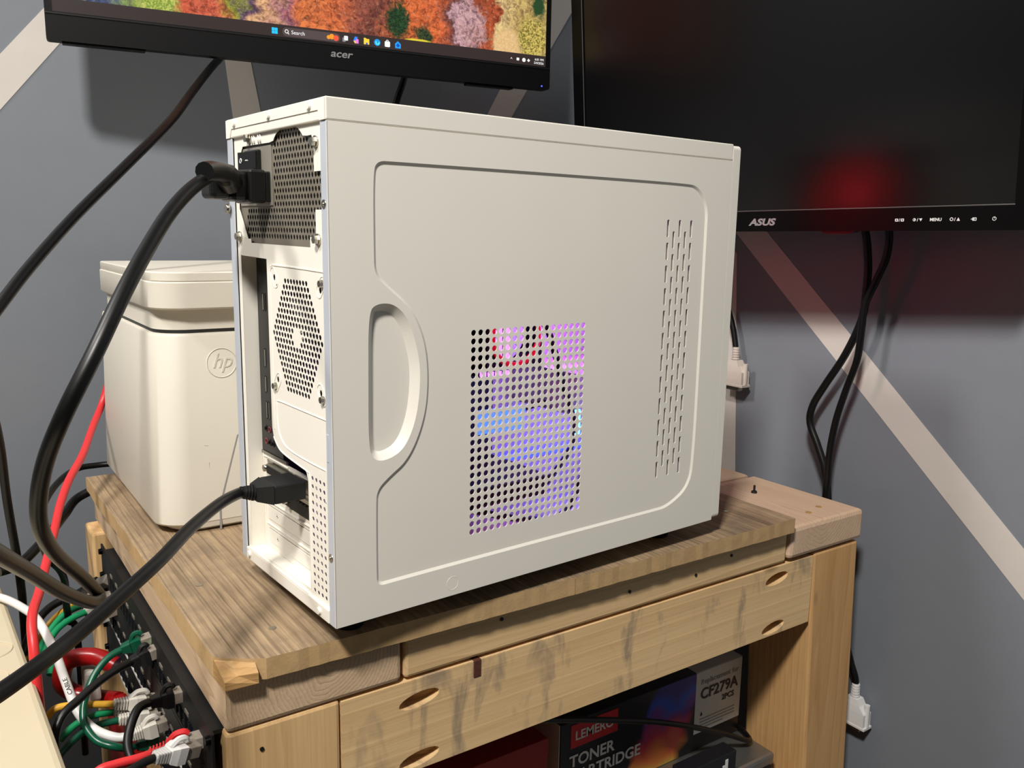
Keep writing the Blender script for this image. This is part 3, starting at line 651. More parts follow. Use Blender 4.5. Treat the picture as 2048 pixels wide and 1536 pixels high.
# ------------------------------------------------------------------ wallpaper screen material
def wallpaper():
    m, nt, b = newmat('canyon_wallpaper_screen')
    tc = N(nt, 'ShaderNodeTexCoord').outputs['Object']; sep = N(nt, 'ShaderNodeSeparateXYZ'); nt.links.new(tc, sep.inputs[0])
    X, Z = sep.outputs[0], sep.outputs[2]
    n1 = noise(nt, tc, 30, 5, .6); n2 = noise(nt, tc, 120, 9, .8, .8); n3 = noise(nt, tc, 330, 4, .7)
    xw = math_(nt, 'ADD', X, math_(nt, 'MULTIPLY', math_(nt, 'SUBTRACT', n1, .5), .10))
    xf = math_(nt, 'DIVIDE', xw, .62)
    st = [(0, (50, 80, 130)), (.10, (70, 86, 120)), (.135, (150, 175, 70)), (.17, (150, 110, 140)), (.22, (205, 90, 60)), (.28, (225, 110, 80)), (.32, (160, 170, 60)), (.345, (90, 60, 110)), (.37, (240, 190, 140)), (.42, (170, 110, 130)), (.46, (232, 130, 74)), (.52, (228, 120, 70)), (.56, (168, 92, 74)), (.60, (130, 72, 62)), (.66, (230, 118, 62)), (.74, (228, 112, 60)), (.775, (120, 70, 70)), (.785, (215, 175, 185)), (.825, (205, 160, 160)), (.835, (178, 84, 50)), (.875, (190, 88, 50)), (.885, (240, 214, 150)), (.93, (205, 178, 110)), (1, (190, 170, 110))]
    def rescale(l): return [(p, lin(c)) for p, c in l]
    col = ramp(nt, xf, rescale(st))
    crk = ramp(nt, n2, [(.36, (.05, .04, .07, 1)), (.45, (.45, .34, .34, 1)), (.54, (1, .95, .9, 1)), (.68, (1.5, 1.4, 1.25, 1))])
    col = mixc(nt, .85, col, crk, 'MULTIPLY')
    col = mixc(nt, math_(nt, 'MULTIPLY', ramp(nt, n3, [(.55, (0, 0, 0, 1)), (.75, (1, 1, 1, 1))]), .35), col, lin((250, 214, 170)))
    def blob(cx, cz, rx, rz, c, amp, soft=.25, spk=None):
        nonlocal col
        dx = math_(nt, 'DIVIDE', math_(nt, 'SUBTRACT', X, cx), rx); dz = math_(nt, 'DIVIDE', math_(nt, 'SUBTRACT', Z, cz), rz)
        d = math_(nt, 'ADD', math_(nt, 'SQRT', math_(nt, 'ADD', math_(nt, 'MULTIPLY', dx, dx), math_(nt, 'MULTIPLY', dz, dz))), math_(nt, 'MULTIPLY', math_(nt, 'SUBTRACT', n2, .5), amp))
        f = ramp(nt, d, [(.85 - soft, (1, 1, 1, 1)), (.85 + soft * .4, (0, 0, 0, 1))])
        cc = lin(c)
        if spk: cc = ramp(nt, noise(nt, tc, 420, 3, .7), [(.40, lin(c)), (.62, lin(spk))])
        col = mixc(nt, f, col, cc)
    blob(.402, .063, .020, .028, (14, 40, 22), 1.6, spk=(46, 82, 40)); blob(.437, .047, .016, .016, (26, 38, 22), 1.6, spk=(70, 84, 44))
    blob(.560, .052, .030, .022, (240, 206, 150), 1.6, spk=(228, 180, 120))
    blob(.597, .062, .030, .036, (110, 100, 40), 1.2, spk=(232, 206, 110)); blob(.605, .105, .012, .02, (40, 74, 40), 1.2)
    blob(.43, .0415, .020, .003, (236, 214, 60), 1.4); blob(.115, .048, .03, .016, (120, 150, 50), 1.5, spk=(210, 214, 110))
    nt.links.new(col, b.inputs['Emission Color']); b.inputs['Emission Strength'].default_value = .95
    b.inputs['Base Color'].default_value = (.004, .004, .004, 1); b.inputs['Roughness'].default_value = .3
    return m
def flat_emit(name, col, s=.9): return mat(name, (4, 4, 4), .35, var=0, emit=col, estr=s)

# ------------------------------------------------------------------ left monitor
ac_ = thing('monitor', 'black monitor showing an orange canyon wallpaper above the printer', 'monitor', (-.0913, .552, 1.2852), R(-7.8), 'wall monitors')
FV = lambda y: (lambda u, v, w_: (u, y + w_, v))
hs = MB(); hs.box(0, .6245, .0022, .020, -.003, .372, .0025).box(.06, .56, .020, .036, .02, .34, .008)
house = hs.build('housing', M['monitor'], ac_)
MB().prism(rrect(0, .6245, -.0035, .372, .004, 3), [[(.0075, .0268), (.6175, .0268), (.6175, .364), (.0075, .364)]], 0, .0012, FV(-.0004)).build('bezel', M['monitor'], ac_)
MB().box(.0005, .624, -.0012, .0002, .0236, .0256, .0005).build('bezel_lip', M['black'], ac_)
scr = MB().box(.0075, .6175, .0008, .0018, .0268, .364).build('screen', wallpaper(), ac_, 'lit screen with a canyon wallpaper and taskbar')
MB().box(.0075, .6175, .00055, .00085, .0268, .0412).build('taskbar', flat_emit('taskbar_glow', (62, 50, 48), .8), scr)
ic = lambda n, c, s=1.2: flat_emit(n, c, s)
zi = .0335
wn = MB()
for a in (0, 1):
    for b_ in (0, 1): wn.box(.2418 + .0036 * a, .2451 + .0036 * a, .0002, .0005, zi - .0036 + .0036 * b_, zi - .0003 + .0036 * b_, .0)
wn.build('start_icon', ic('start_blue', (40, 190, 245)), scr)
MB().prism(rrect(.2545, .3255, zi - .0050, zi + .0050, .0048, 6), [], .0003, .0006, FV(0)).build('search_box', ic('search_box_glow', (92, 78, 78), .9), scr)
MB().torus((.2595, .0002, zi + .0005), (0, 1, 0), .0019, .0004, 20, 4).cyl((.2608, .0002, zi - .0010), (.2622, .0002, zi - .0026), .0005, seg=6).build('search_icon', ic('icon_white', (235, 235, 235)), scr)
tv, tf = text2d('Search', .0062, .0002)
MB().add(tv, tf, fn=lambda u, v, w_: (.2650 + u, .0002 + w_, zi - .0020 + v)).build('search_text', ic('text_white', (235, 235, 235)), scr)
fr = MB(); fr.prism(circ(.3150, zi + .0006, .0032, 16), [], .0001, .0003, FV(0)).prism(circ(.3110, zi - .0004, .0024, 12), [], .0001, .0003, FV(0), 0)
fr.build('search_picture', ic('leaf_orange', (240, 150, 40)), scr)
MB().prism(circ(.3202, zi - .0006, .0034, 16), [], .0, .0002, FV(0)).build('search_picture', ic('leaf_red', (236, 84, 60)), scr)
MB().prism(rrect(.3305, .3355, zi - .0020, zi + .0035, .0008, 3), [], .0002, .0005, FV(0)).build('task_icon', ic('task_white', (225, 225, 228)), scr)
MB().prism(rrect(.3285, .3325, zi - .0038, zi + .0012, .0008, 3), [], .0003, .00055, FV(0)).build('task_icon', ic('task_grey', (130, 128, 130)), scr)
MB().prism([(.3425, zi - .001), (.3445, zi + .004), (.348, zi + .0036), (.3465, zi - .001)], [], .0002, .0005, FV(0)).build('assistant_icon', ic('assistant_blue', (50, 130, 240)), scr)
MB().prism([(.3455, zi - .004), (.3445, zi - .0015), (.3465, zi + .0015), (.3490, zi + .0010), (.3490, zi - .004)], [], .0001, .0004, FV(0)).build('assistant_icon', ic('assistant_pink', (225, 120, 220)), scr)
MB().prism([(.3425, zi - .0012), (.3445, zi - .0042), (.3460, zi - .0038), (.3450, zi - .001)], [], .0001, .0004, FV(0)).build('assistant_icon', ic('assistant_yellow', (240, 200, 70)), scr)
MB().prism([(.3560, zi - .0038), (.3560, zi + .0038), (.3585, zi + .0038), (.3595, zi + .0028), (.3630, zi + .0028), (.3630, zi - .0038)], [], .0002, .0005, FV(0)).build('folder_icon', ic('folder_yellow', (250, 205, 60)), scr)
MB().box(.3585, .3610, .0001, .0003, zi - .0038, zi - .0018).build('folder_icon', ic('folder_blue', (30, 90, 190)), scr)
MB().prism(circ(.3735, zi, .0041, 22), [], .0002, .0005, FV(0)).build('browser_icon', ic('browser_blue', (30, 150, 225)), scr)
MB().torus((.3738, .0003, zi - .0002), (0, 1, 0), .0020, .0008, 20, 5, a0=.4, a1=4.6).build('browser_icon', ic('browser_teal', (90, 225, 215)), scr)
MB().prism(rrect(.3835, .3905, zi - .0040, zi + .0028, .0012, 3), [], .0002, .0005, FV(0)).torus((.3870, .0004, zi + .0028), (0, 1, 0), .0015, .0004, 14, 4).build('store_icon', ic('store_white', (235, 235, 235)), scr)
MB().prism([(.3975, zi - .0042), (.3972, zi + .0010), (.4010, zi + .0045), (.4050, zi + .0010), (.4048, zi - .0042)], [], .0002, .0005, FV(0)).build('mail_icon', ic('mail_blue', (30, 150, 235)), scr)
MB().prism([(.3985, zi - .0010), (.4010, zi - .0032), (.4038, zi - .0010), (.4010, zi + .0022)], [], .0001, .0003, FV(0)).build('mail_icon', ic('mail_dark', (14, 80, 170)), scr)
MB().add([(.5625, .0002, zi - .001), (.5642, .0002, zi + .0016), (.5659, .0002, zi - .001), (.5642, .0002, zi + .0002)], [(0, 1, 3), (1, 2, 3)]).build('tray_icon', ic('tray_white', (235, 235, 235)), scr)
MB().prism(rrect(.5722, .5762, zi - .0018, zi + .0018, .0005, 2), [], .0002, .0005, FV(0)).build('tray_icon', ic('tray_white_b', (225, 225, 225)), scr)
MB().prism(circ(.5835, zi - .0003, .0027, 14), [], .0002, .0005, FV(0)).build('tray_icon', ic('tray_white_c', (225, 225, 225)), scr)
MB().prism([(.5885, zi - .0003), (.5908, zi + .002), (.5932, zi - .0003), (.5908, zi - .0024)], [], .0002, .0005, FV(0)).build('tray_icon', ic('tray_white_d', (225, 225, 225)), scr)
for s, dz in (('6:01 PM', .0008), ('5/4/2026', -.0038)):
    tv, tf = text2d(s, .0043, .0002, 'RIGHT')
    MB().add(tv, tf, fn=lambda u, v, w_: (.6145 + u, .0002 + w_, zi + dz + v)).build('clock_text', ic('clock_white', (235, 235, 235)), scr)
tv, tf = text2d('acer', .0125, .0006, 'CENTER', .2, .0002)
MB().add(tv, tf, fn=lambda u, v, w_: (.3262 + u * 1.25, -.0006 + w_, .0105 + v)).build('maker_logo', M['gray_print'], ac_)
MB().cyl((.6118, .001, .0010), (.6118, -.0008, .0010), .0010, seg=10).build('power_light', M['led_blue'], ac_)
MB().box(.50, .57, .004, .016, -.0062, -.003, .001).build('bottom_grip', M['monitor'], ac_)
MB().box(.015, .10, .0015, .014, -.0058, -.003, .001).build('bottom_grip', M['monitor'], ac_)
MB().box(.26, .36, .036, .044, .13, .23, .002).cyl((.31, .044, .18), (.318, .085, .18), .02, seg=16).build('wall_mount', M['monitor'], ac_)

# ------------------------------------------------------------------ right monitor
as_ = thing('monitor', 'large switched-off black monitor on the wall right of the computer', 'monitor', (.6, 0, 1.09), 0, 'wall monitors')
as_.matrix_world = Matrix(((.0861, .9941, -.0656, .60), (-.9962, .087, .010, 0), (.0157, .0645, .9978, 1.09), (0, 0, 0, 1)))
scr_m, nt, b = newmat('dark_matte_screen'); b.inputs['Base Color'].default_value = lin((7, 7, 8)); b.inputs['Roughness'].default_value = .25; b.inputs['Specular IOR Level'].default_value = .36
nz = N(nt, 'ShaderNodeTexCoord').outputs['Object']; bump(nt, b, noise(nt, nz, 2500, 2), .12, .0002)
xl, xr, zb_, zt_ = -.438, .163, .0025, .372
MB().box(xl, xr, .0005, .022, zb_, zt_, .003).box(xl + .08, xr - .08, .022, .045, .05, .32, .01).build('housing', M['black'], as_)
MB().prism(rrect(xl, xr, zb_, zt_, .004, 3), [[(-.4175, .0262), (.1440, .0262), (.1440, .354), (-.4175, .354)]], 0, .002, FV(-.0014)).build('bezel', M['black_gloss'], as_)
MB().box(-.4180, .1445, -.0018, -.0010, .0254, .0266, .0003).box(-.4185, -.4172, -.0018, -.0010, .0254, .354, .0003).build('screen_trim', M['gray_print'] if False else mat('dark_trim', (70, 68, 66), .3, var=0), as_)
MB().box(-.4178, .1443, .0004, .0014, .0262, .354).build('screen', scr_m, as_, 'dark blank screen with a faint red reflection')
MB().prism([(-.050 + .02 * math.cos(R(a)) * 1.0 + .016, zb_ - .004 * math.sin(R(a))) for a in range(0, 181, 15)], [], .002, .014, FV(0)).build('sensor_bump', M['black'], as_)
tv, tf = text2d('ASUS', .0098, .0004, 'LEFT', .25, .0004)
wmax = max(p[0] for p in tv)
MB().add(tv, tf, fn=lambda u, v, w_: (-.1445 + u * .0360 / wmax, -.0016 + w_, .0096 + v * 1.08)).build('maker_logo', M['gray_print'], as_)
mk = mat('self_lit_button_print', (205, 205, 205), .5, var=0, emit=(205, 205, 205), estr=.18)  # plain print with a weak added glow, no lamp behind it
def mark(mb): mb.build('button_mark', mk, as_)
yb = -.0016
def fmap(x, z): return lambda u, v, w_: (x + u, yb + w_, z + v)
for s, x in (('/', .0363), ('/', .0548), ('MENU', .0728), ('/', .0912)):
    tv, tf = text2d(s, .0042, .0003, 'CENTER', 0, .0001); mark(MB().add(tv, tf, fn=fmap(x, .0118)))
mark(MB().prism(rrect(.0318, .0350, .0118, .0146, .0004, 2), [circ(.0334, .0132, .0008, 8)], -.0003, 0, FV(yb)))
mark(MB().prism(rrect(.0378, .0410, .0118, .0146, .0004, 2), [circ(.0394, .0132, .0008, 8)], -.0003, 0, FV(yb)))
mark(MB().torus((.0515, yb, .0132), (0, 1, 0), .0013, .0003, 16, 4)); mark(MB().prism([(.0515, .0119), (.0528, .0132), (.0515, .0145)], [], -.0003, 0, FV(yb)))
mark(MB().prism([(.0565, .0145), (.0597, .0145), (.0581, .0117)], [], -.0003, 0, FV(yb)))
mark(MB().torus((.0880, yb, .0132), (0, 1, 0), .0014, .0004, 16, 4)); mark(MB().prism([(.0929, .0117), (.0961, .0117), (.0945, .0148)], [], -.0003, 0, FV(yb)))
mark(MB().prism(rrect(.1075, .1113, .0116, .0146, .0004, 2), [rrect(.1081, .1107, .0122, .0140, .0002, 1)], -.0003, 0, FV(yb)))
mark(MB().prism([(.1062, .0128), (.1085, .0128), (.1085, .0120), (.1099, .0131), (.1085, .0142), (.1085, .0134), (.1062, .0134)], [], -.0003, 0, FV(yb)))
mark(MB().torus((.1272, yb, .0132), (0, 1, 0), .0016, .0003, 18, 4)); mark(MB().box(.1270, .1274, yb - .0002, yb + .0001, .0134, .0152))
MB().box(-.19, -.09, .045, .06, .14, .24, .002).cyl((-.14, .06, .19), (-.14, .112, .185), .02, seg=16).build('wall_mount', M['black'], as_)

# ------------------------------------------------------------------ loose cables
def cable(name, label, cat, pts, r, m, group=None, k=6):
    o = MB().tube(pts, r, 12, k=k).build(name, M[m]); return tag(o, label, cat, group)
cable('monitor_cable', 'black cable running from under the lit monitor down to the left', 'cable', [(0.1168, 0.6, 1.3054), (0.1015, 0.575, 1.2892), (0.0776, 0.535, 1.268), (0.0392, 0.47, 1.2311), (-0.0075, 0.38, 1.1873), (-0.0661, 0.3045, 1.1367), (-0.1179, 0.2436, 1.0915), (-0.1574, 0.1971, 1.0529), (-0.181, 0.1672, 1.027), (-0.2023, 0.1456, 1.0019)], .0046, 'cable')
cable('monitor_cable', 'short black cable dropping behind the computer from the lit monitor', 'cable', [(0.3773, 0.6, 1.3303), (0.3612, 0.58, 1.3053), (0.3504, 0.57, 1.2862), (0.3385, 0.565, 1.2612), (0.33, 0.57, 1.2276)], .0046, 'cable')
cable('wall_cable', 'black cable hanging down the wall at the far left edge', 'cable', [(-.1803, .415, .9148), (-.1747, .4254, .8667), (-.172, .4406, .805), (-.1672, .4517, .741), (-.1651, .4577, .6992), (-.1648, .4644, .6622), (-.165, .48, .5)], .0042, 'cable')
cable('printer_cable', 'black cable curving from under the printer over the bench corner', 'cable', [(-.050, .575, .7945), (-.0673, .577, .7945), (-.090, .566, .7960), (-.1150, .520, .796), (-.137, .46, .790), (-.1470, .40, .778), (-.1498, .367, .7758), (-.144, .3709, .7578), (-.1346, .3851, .7404), (-.1296, .3987, .721), (-.1287, .4107, .697), (-.1263, .4209, .6699), (-.1184, .4306, .6438), (-.118, .44, .5)], .0036, 'cable')
cable('wall_cable', 'black cable running from behind the bench leg across the wall', 'cable', [(-.06, .566, .772), (-.0923, .560, .7618), (-.1102, .53, .7539), (-.1274, .50, .7464), (-.1456, .4698, .740), (-.1659, .4477, .7316), (-.1847, .4379, .731)], .0052, 'cable')
cable('network_cable', 'red network cable running down beside the printer', 'cable', [(-.045, .585, .900), (-.0574, .5775, .868), (-.0738, .5354, .8532), (-.0966, .4629, .8374), (-.1175, .4105, .8256), (-.131, .3763, .8107), (-.1416, .341, .7951), (-.1532, .2962, .785), (-.1645, .2594, .77), (-.1737, .2249, .763), (-.1760, .2009, .74), (-.176, .19, .68)], .0040, 'cab_red')
TW1 = [(.65, .064, 1.13), (.69, .0638, 1.099), (.70, .0605, 1.0595), (.70, .059, 1.0242), (.70, .0621, .9882), (.70, .0802, .9436), (.70, .1048, .9024), (.70, .1199, .8741), (.70, .1223, .8508), (.70, .1085, .8241), (.70, .0946, .7945), (.70, .0866, .7571), (.70, .0837, .7182), (.70, .083, .5), (.70, .08, .3)]
TW2 = [(.65, .026, 1.13), (.68, .0258, 1.099), (.686, .028, 1.0664), (.686, .0382, 1.0374), (.685, .0494, 1.0075), (.686, .0517, .9778), (.688, .0554, .9414), (.690, .068, .9029), (.690, .0781, .8636), (.690, .083, .8245), (.690, .0835, .7922), (.690, .0835, .7531), (.690, .0819, .7206), (.69, .08, .5), (.69, .06, .3)]
cable('monitor_cable', 'left strand of the crossing black cables below the dark monitor', 'cable', TW1, .0046, 'cable', 'cables hanging from the dark monitor')
cable('monitor_cable', 'right strand of the crossing black cables below the dark monitor', 'cable', TW2, .0042, 'cable', 'cables hanging from the dark monitor')
cable('shelf_cable', 'thin black cable sagging in front of the boxes under the bench', 'cable', [(.12, .075, .648), (.2153, .07, .6202), (.2519, .07, .6092), (.3174, .07, .5876), (.3896, .07, .5619), (.4531, .07, .5347), (.5137, .07, .5047), (.5601, .07, .4808), (.577, .118, .478), (.595, .17, .45)], .0032, 'cable')
# DVI plugs hanging on the wall
def dvi(label, c, cab, tint='dvi'):
    t = thing('video_cable', label, 'cable', c)
    q = MB(); x, y, z = 0, 0, 0
    # body tapers upward; local: u along wall (-Y to the right), z down from the neck
    v = [(sx * a, sy * b_, zz) for (a, b_, zz) in ((.0065, .0075, 0), (.0075, .0115, -.008), (.0080, .0190, -.016), (.0080, .0195, -.033)) for sx, sy in ((-1, -1), (1, -1), (1, 1), (-1, 1))]
    f = [(k * 4 + i, k * 4 + (i + 1) % 4, (k + 1) * 4 + (i + 1) % 4, (k + 1) * 4 + i) for k in range(3) for i in range(4)] + [(0, 1, 2, 3), (12, 13, 14, 15)]
    q.add(v, f); q.box(-.0085, .0085, -.0215, .0215, -.037, -.033, .0008)
    q.build('plug', M[tint], t)
    q = MB()
    for k in range(5): q.cyl((0, 0, .001 + .0034 * k), (0, 0, .0032 + .0034 * k), .0058 - .0002 * k, seg=12)
    q.cyl((0, 0, 0), (0, 0, .018), .0044, seg=12); q.build('strain_relief', M[tint], t)
    MB().box(-.0042, .0042, -.0125, .0125, -.043, -.037, .0008).build('metal_shell', M['steel'], t)
    MB().cyl((0, -.0180, -.004), (0, -.0180, -.033), .0036, .0040, 10).build('thumb_screw', M[tint], t)
    MB().tube([tuple(Vector(p) - Vector(c)) for p in cab], .0040, 10).build('cable', M['cable'], t)
    return t
dvi('pale video plug dangling on the wall just right of the computer', (.712, .2610, .9130), [(.670, .30, 1.10), (.70, .2874, 1.0231), (.709, .2768, .9817), (.712, .2682, .9543), (.712, .2610, .925)])
dvi('white video plug dangling beside the right bench leg', (.717, .0350, .5070), [(.715, .10, .72), (.715, .062, .60), (.716, .0454, .5527), (.717, .0370, .532), (.717, .0350, .516)], 'cab_white')

# ------------------------------------------------------------------ loose screw on the bench
t = thing('loose_screw', 'small black screw standing head down on the pale end board', 'screw', (.601, .1228, .7731))
MB().cyl((0, 0, 0), (0, 0, .0022), .0038, .0034, 14).build('head', M['dark'], t)
q = MB().cyl((0, 0, .002), (0, 0, .0095), .0012, seg=10)
for k in range(6): q.torus((0, 0, .0035 + .0010 * k), (0, 0, 1), .0013, .0003, 12, 4)
q.build('shank', M['dark'], t)

# ------------------------------------------------------------------ network panels on the left legs
def patch(label, z, name):
    t = thing(name, label, 'network panel', (-.085, .2415, z))
    h = .0415
    pts = [rrect(-.165 + .0142 * i - .0048, -.165 + .0142 * i + .0048, -.0135, -.0025, .0006, 1) for i in range(24)]
    q = MB(); q.prism(rrect(-.2205, .2205, -h / 2, h / 2, .001, 2), pts, 0, .0016, YZ(0)); q.build('face_plate', M['rack'], t)
    MB().box(.0017, .060, -.215, .215, -h / 2 + .001, h / 2 - .001).build('case', M['dark'], t) if False else MB().box(.012, .075, -.182, .1975, -h / 2 + .001, h / 2 - .001).build('case', M['dark'], t)
    MB().box(.0016, 0.0122, -.215, .2, h / 2 - .004, h / 2 - .0006).build('top_strip', M['rack'], t)
    for i in range(24):
        y = -.165 + .0142 * i
        j = MB().box(.0016, .0118, y - .0058, y + .0058, -.0148, -.0015).box(-.0012, .0002, y - .0062, y - .0050, -.0145, -.0018, m=1).box(-.0012, .0002, y + .0050, y + .0062, -.0145, -.0018, m=1)
        j.build('jack', [M['blue_jack'], M['rack']], t)
        MB().box(-.0008, .0002, y - .0050, y + .0050, .0010, .0040).build('jack_tab', M['psu'], t) if i % 2 else None
    for y in (-.2145, .2145):
        for zz in (-.0135, .0135):
            MB().cyl((.0002, y, zz), (-.0035, y, zz), .0036, .0030, 12).build('rack_screw', M['black_gloss'], t)
    MB().box(-.0006, .0004, -.20, .20, -h / 2 + .0015, -h / 2 + .0045).build('label_strip', M['white_card'] if z < .70 else M['rack'], t)
    return t
p1 = patch('upper black network panel with blue jacks on the bench legs', .7135, 'network_switch')
p2 = patch('middle black network panel below the upper one', .6705, 'network_switch')
p3 = patch('lowest black network panel on the bench legs', .6275, 'network_switch')
MB().box(-.003, .0005, -.0240, -.0210, .0095, .0120).build('status_light', M['led_amber'], p1); MB().box(-.003, .0005, -.1320, -.1290, .0095, .0120).build('status_light', M['led_amber'], p1)
MB().box(-.003, .0005, -.0355, -.0335, .0060, .0080).build('status_light', M['led_green'], p1)

def rj(name, label, F, T, pts, plugm, cabm, r=.0030, ribs=True, hood=False):
    F = Vector(F); T = Vector(T); t = thing(name, label, 'cable', tuple(T), 0, 'network cables by the bench')
    ax = (T - F).normalized(); u = Vector((0, 1, 0)); u = (u - ax * u.dot(ax)).normalized(); v_ = ax.cross(u); L = (T - F).length
    def fr(a, b_, c): return tuple(F - T + ax * a + u * b_ + v_ * c)
    q = MB(); q.box(-.004, L * .35, -.0058, .0058, -.0048, .0048, .0008, fn=fr); q.build('plug', M['clear'], t)
    q = MB()
    n = 6
    body = [(L * .28, .0070, .0062), (L * .5, .0070, .0062), (L * .66, .0052, .0050), (L * .68, .0042, .0042)]
    v = [fr(a, s1 * b_, s2 * c) for a, b_, c in body for s1, s2 in ((-1, -1), (1, -1), (1, 1), (-1, 1))]
    q.add(v, [(k * 4 + i, k * 4 + (i + 1) % 4, (k + 1) * 4 + (i + 1) % 4, (k + 1) * 4 + i) for k in range(3) for i in range(4)] + [(0, 1, 2, 3), (12, 13, 14, 15)])
    for k in range(5):
        a = L * (.70 + .065 * k); q.box(a, a + L * .035, -.0047 + .0002 * k, .0047 - .0002 * k, -.0047 + .0002 * k, .0047 - .0002 * k, .0012, fn=fr)
    q.tube([fr(L * .6, 0, 0), fr(L * 1.02, 0, 0)], .0035, 10, raw=True)
    q.tube([fr(L * .62, 0, -.005), fr(L * .48, 0, -.0095), fr(L * .30, 0, -.0100), fr(L * .22, 0, -.0075)], .0022, 6)
    q.build('boot', M[plugm], t)
    if pts:
        P = [Vector((0, 0, 0)) - ax * L * .1] + [Vector(p) - T for p in pts]
        MB().tube([tuple(p) for p in P], r, 10).build('cable', M[cabm], t)
    return t
net = 'network_cable'
loop = rj(net, 'dark green network cable looped from the upper panel down to a lower jack', (-.085, .2177, .7232), (-.107, .2231, .7173), [(-.1187, .2197, .7145), (-.1314, .213, .7054), (-.1405, .2039, .6931), (-.1448, .195, .6828), (-.1444, .186, .6737), (-.1378, .176, .6645), (-.1262, .1677, .6599), (-.1149, .1722, .6523), (-.107, .1799, .648)], 'cab_dkgreen', 'cab_dkgreen', .0031)
far = rj(net, 'second plug', (-.085, .1786, .6467), (-.107, .1799, .648), [], 'cab_dkgreen', 'cab_dkgreen')
for ch in list(far.children): ch.parent = loop; ch.location = far.location - loop.location
bpy.data.objects.remove(far)
rj(net, 'black braided network cable in the upper panel', (-.085, .1991, .7193), (-.105, .1976, .7158), [(-.1148, .1917, .7162), (-.1317, .1846, .7123), (-.1483, .1757, .7061), (-.1640, .166, .6986), (-.171, .1564, .68), (-.1715, .1461, .64)], 'black_matte', 'cable', .0036)
rj(net, 'black network cable with glowing amber plug bending downward', (-.085, .1087, .7229), (-.107, .1101, .7223), [(-.1149, .1066, .7232), (-.1212, .1006, .720), (-.1268, .0921, .7128), (-.1295, .0833, .7062), (-.1284, .0734, .6992), (-.1234, .0605, .6888), (-.12, .055, .66)], 'black', 'cable', .0034)
rj(net, 'yellow network cable with white ribbed boot', (-.085, .2073, .6694), (-.119, .208, .6755), [(-.1375, .2085, .6811), (-.1507, .2081, .6849), (-.1634, .2079, .686), (-.17, .2082, .68)], 'boot', 'cab_yellow')
rj(net, 'bright green network cable just under the yellow one', (-.085, .2094, .6606), (-.119, .2109, .6669), [(-.1342, .2094, .6698), (-.1504, .2052, .668), (-.163, .1982, .6622)], 'boot', 'cab_green')
rj(net, 'green network cable third below the yellow one', (-.085, .1981, .6595), (-.117, .2005, .664), [(-.1361, .1989, .6655), (-.1523, .1937, .6619), (-.1649, .1863, .6557)], 'boot', 'cab_dkgreen')
wc = rj(net, 'printed white network cable arching over the beige cabinet edge', (-.085, .1706, .6664), (-.113, .1712, .6631), [(-.1226, .1762, .6623), (-.1361, .1852, .6681), (-.1445, .1946, .6761), (-.1494, .2041, .6857), (-.1539, .2179, .7042), (-.159, .2328, .7265), (-.1646, .2900, .7315), (-.1729, .336, .7280), (-.1885, .3751, .7275), (-.2122, .3968, .7275), (-.25, .41, .7275)], 'boot', 'cab_white', .0038)
ta, tb = Vector((-.1494, .2041, .6857)), Vector((-.1539, .2179, .7042)); td = (tb - ta).normalized()
tn = (Vector((-.2275, -.5489, 1.0856)) - ta); tn = (tn - td * tn.dot(td)).normalized(); tu = tn.cross(td)
tv, tf = text2d('CABLE', .0050, .0002)
MB().add(tv, tf, fn=lambda u, v, w_: tuple(ta + td * (u + .010) + tu * (v - .0017) + tn * (.00385 + w_) - wc.location)).build('printed_text', M['ink'], wc)
rj(net, 'red network cable with red boot near the bottom of the panels', (-.085, .0523, .7144), (-.119, .0596, .7103), [(-.1279, .0568, .7116), (-.1426, .0563, .7126), (-.1540, .0557, .7117), (-.164, .0546, .70)], 'cab_red', 'cab_red', .0032)
rj(net, 'black network cable with a large white boot nearest the front leg', (-.0950, .0377, .7178), (-.1220, .0276, .7264), [(-.1287, .0245, .7273), (-.1382, .0209, .7268), (-.1489, .0169, .7258), (-.158, .01, .71), (-.162, .01, .66)], 'cab_white', 'cable', .0030)
rj(net, 'green network cable at the far end, topmost of three', (-.085, .4149, .689), (-.111, .4327, .6787), [(-.1294, .4224, .677), (-.1458, .4083, .6678), (-.1575, .3925, .6566), (-.1645, .3755, .6444)], 'boot', 'cab_green', .0034)
rj(net, 'green network cable at the far end, middle of three', (-.085, .398, .6886), (-.111, .4168, .6768), [(-.1243, .407, .6773), (-.14, .3955, .6738), (-.1514, .3811, .6653), (-.1585, .3644, .6531)], 'boot', 'cab_green', .0034)
rj(net, 'green network cable at the far end, lowest of three', (-.085, .388, .6851), (-.111, .3986, .6739), [(-.1249, .3879, .6718), (-.1384, .3756, .6669), (-.1471, .3624, .6615), (-.1542, .3459, .6497)], 'boot', 'cab_green', .0034)
rj(net, 'ochre network cable behind the green ones', (-.085, .447, .6850), (-.109, .475, .6680), [(-.1209, .478, .661), (-.1386, .4807, .646), (-.1533, .4658, .6346), (-.1655, .4523, .6212)], 'boot', 'cab_yellow', .0032)
rj(net, 'black network cable behind the looped power cord', (-.085, .4345, .7000), (-.109, .4853, .6712), [(-.1332, .4748, .669), (-.1498, .4613, .6625), (-.1616, .4454, .6519), (-.1700, .4284, .6397)], 'black', 'cable', .0045)
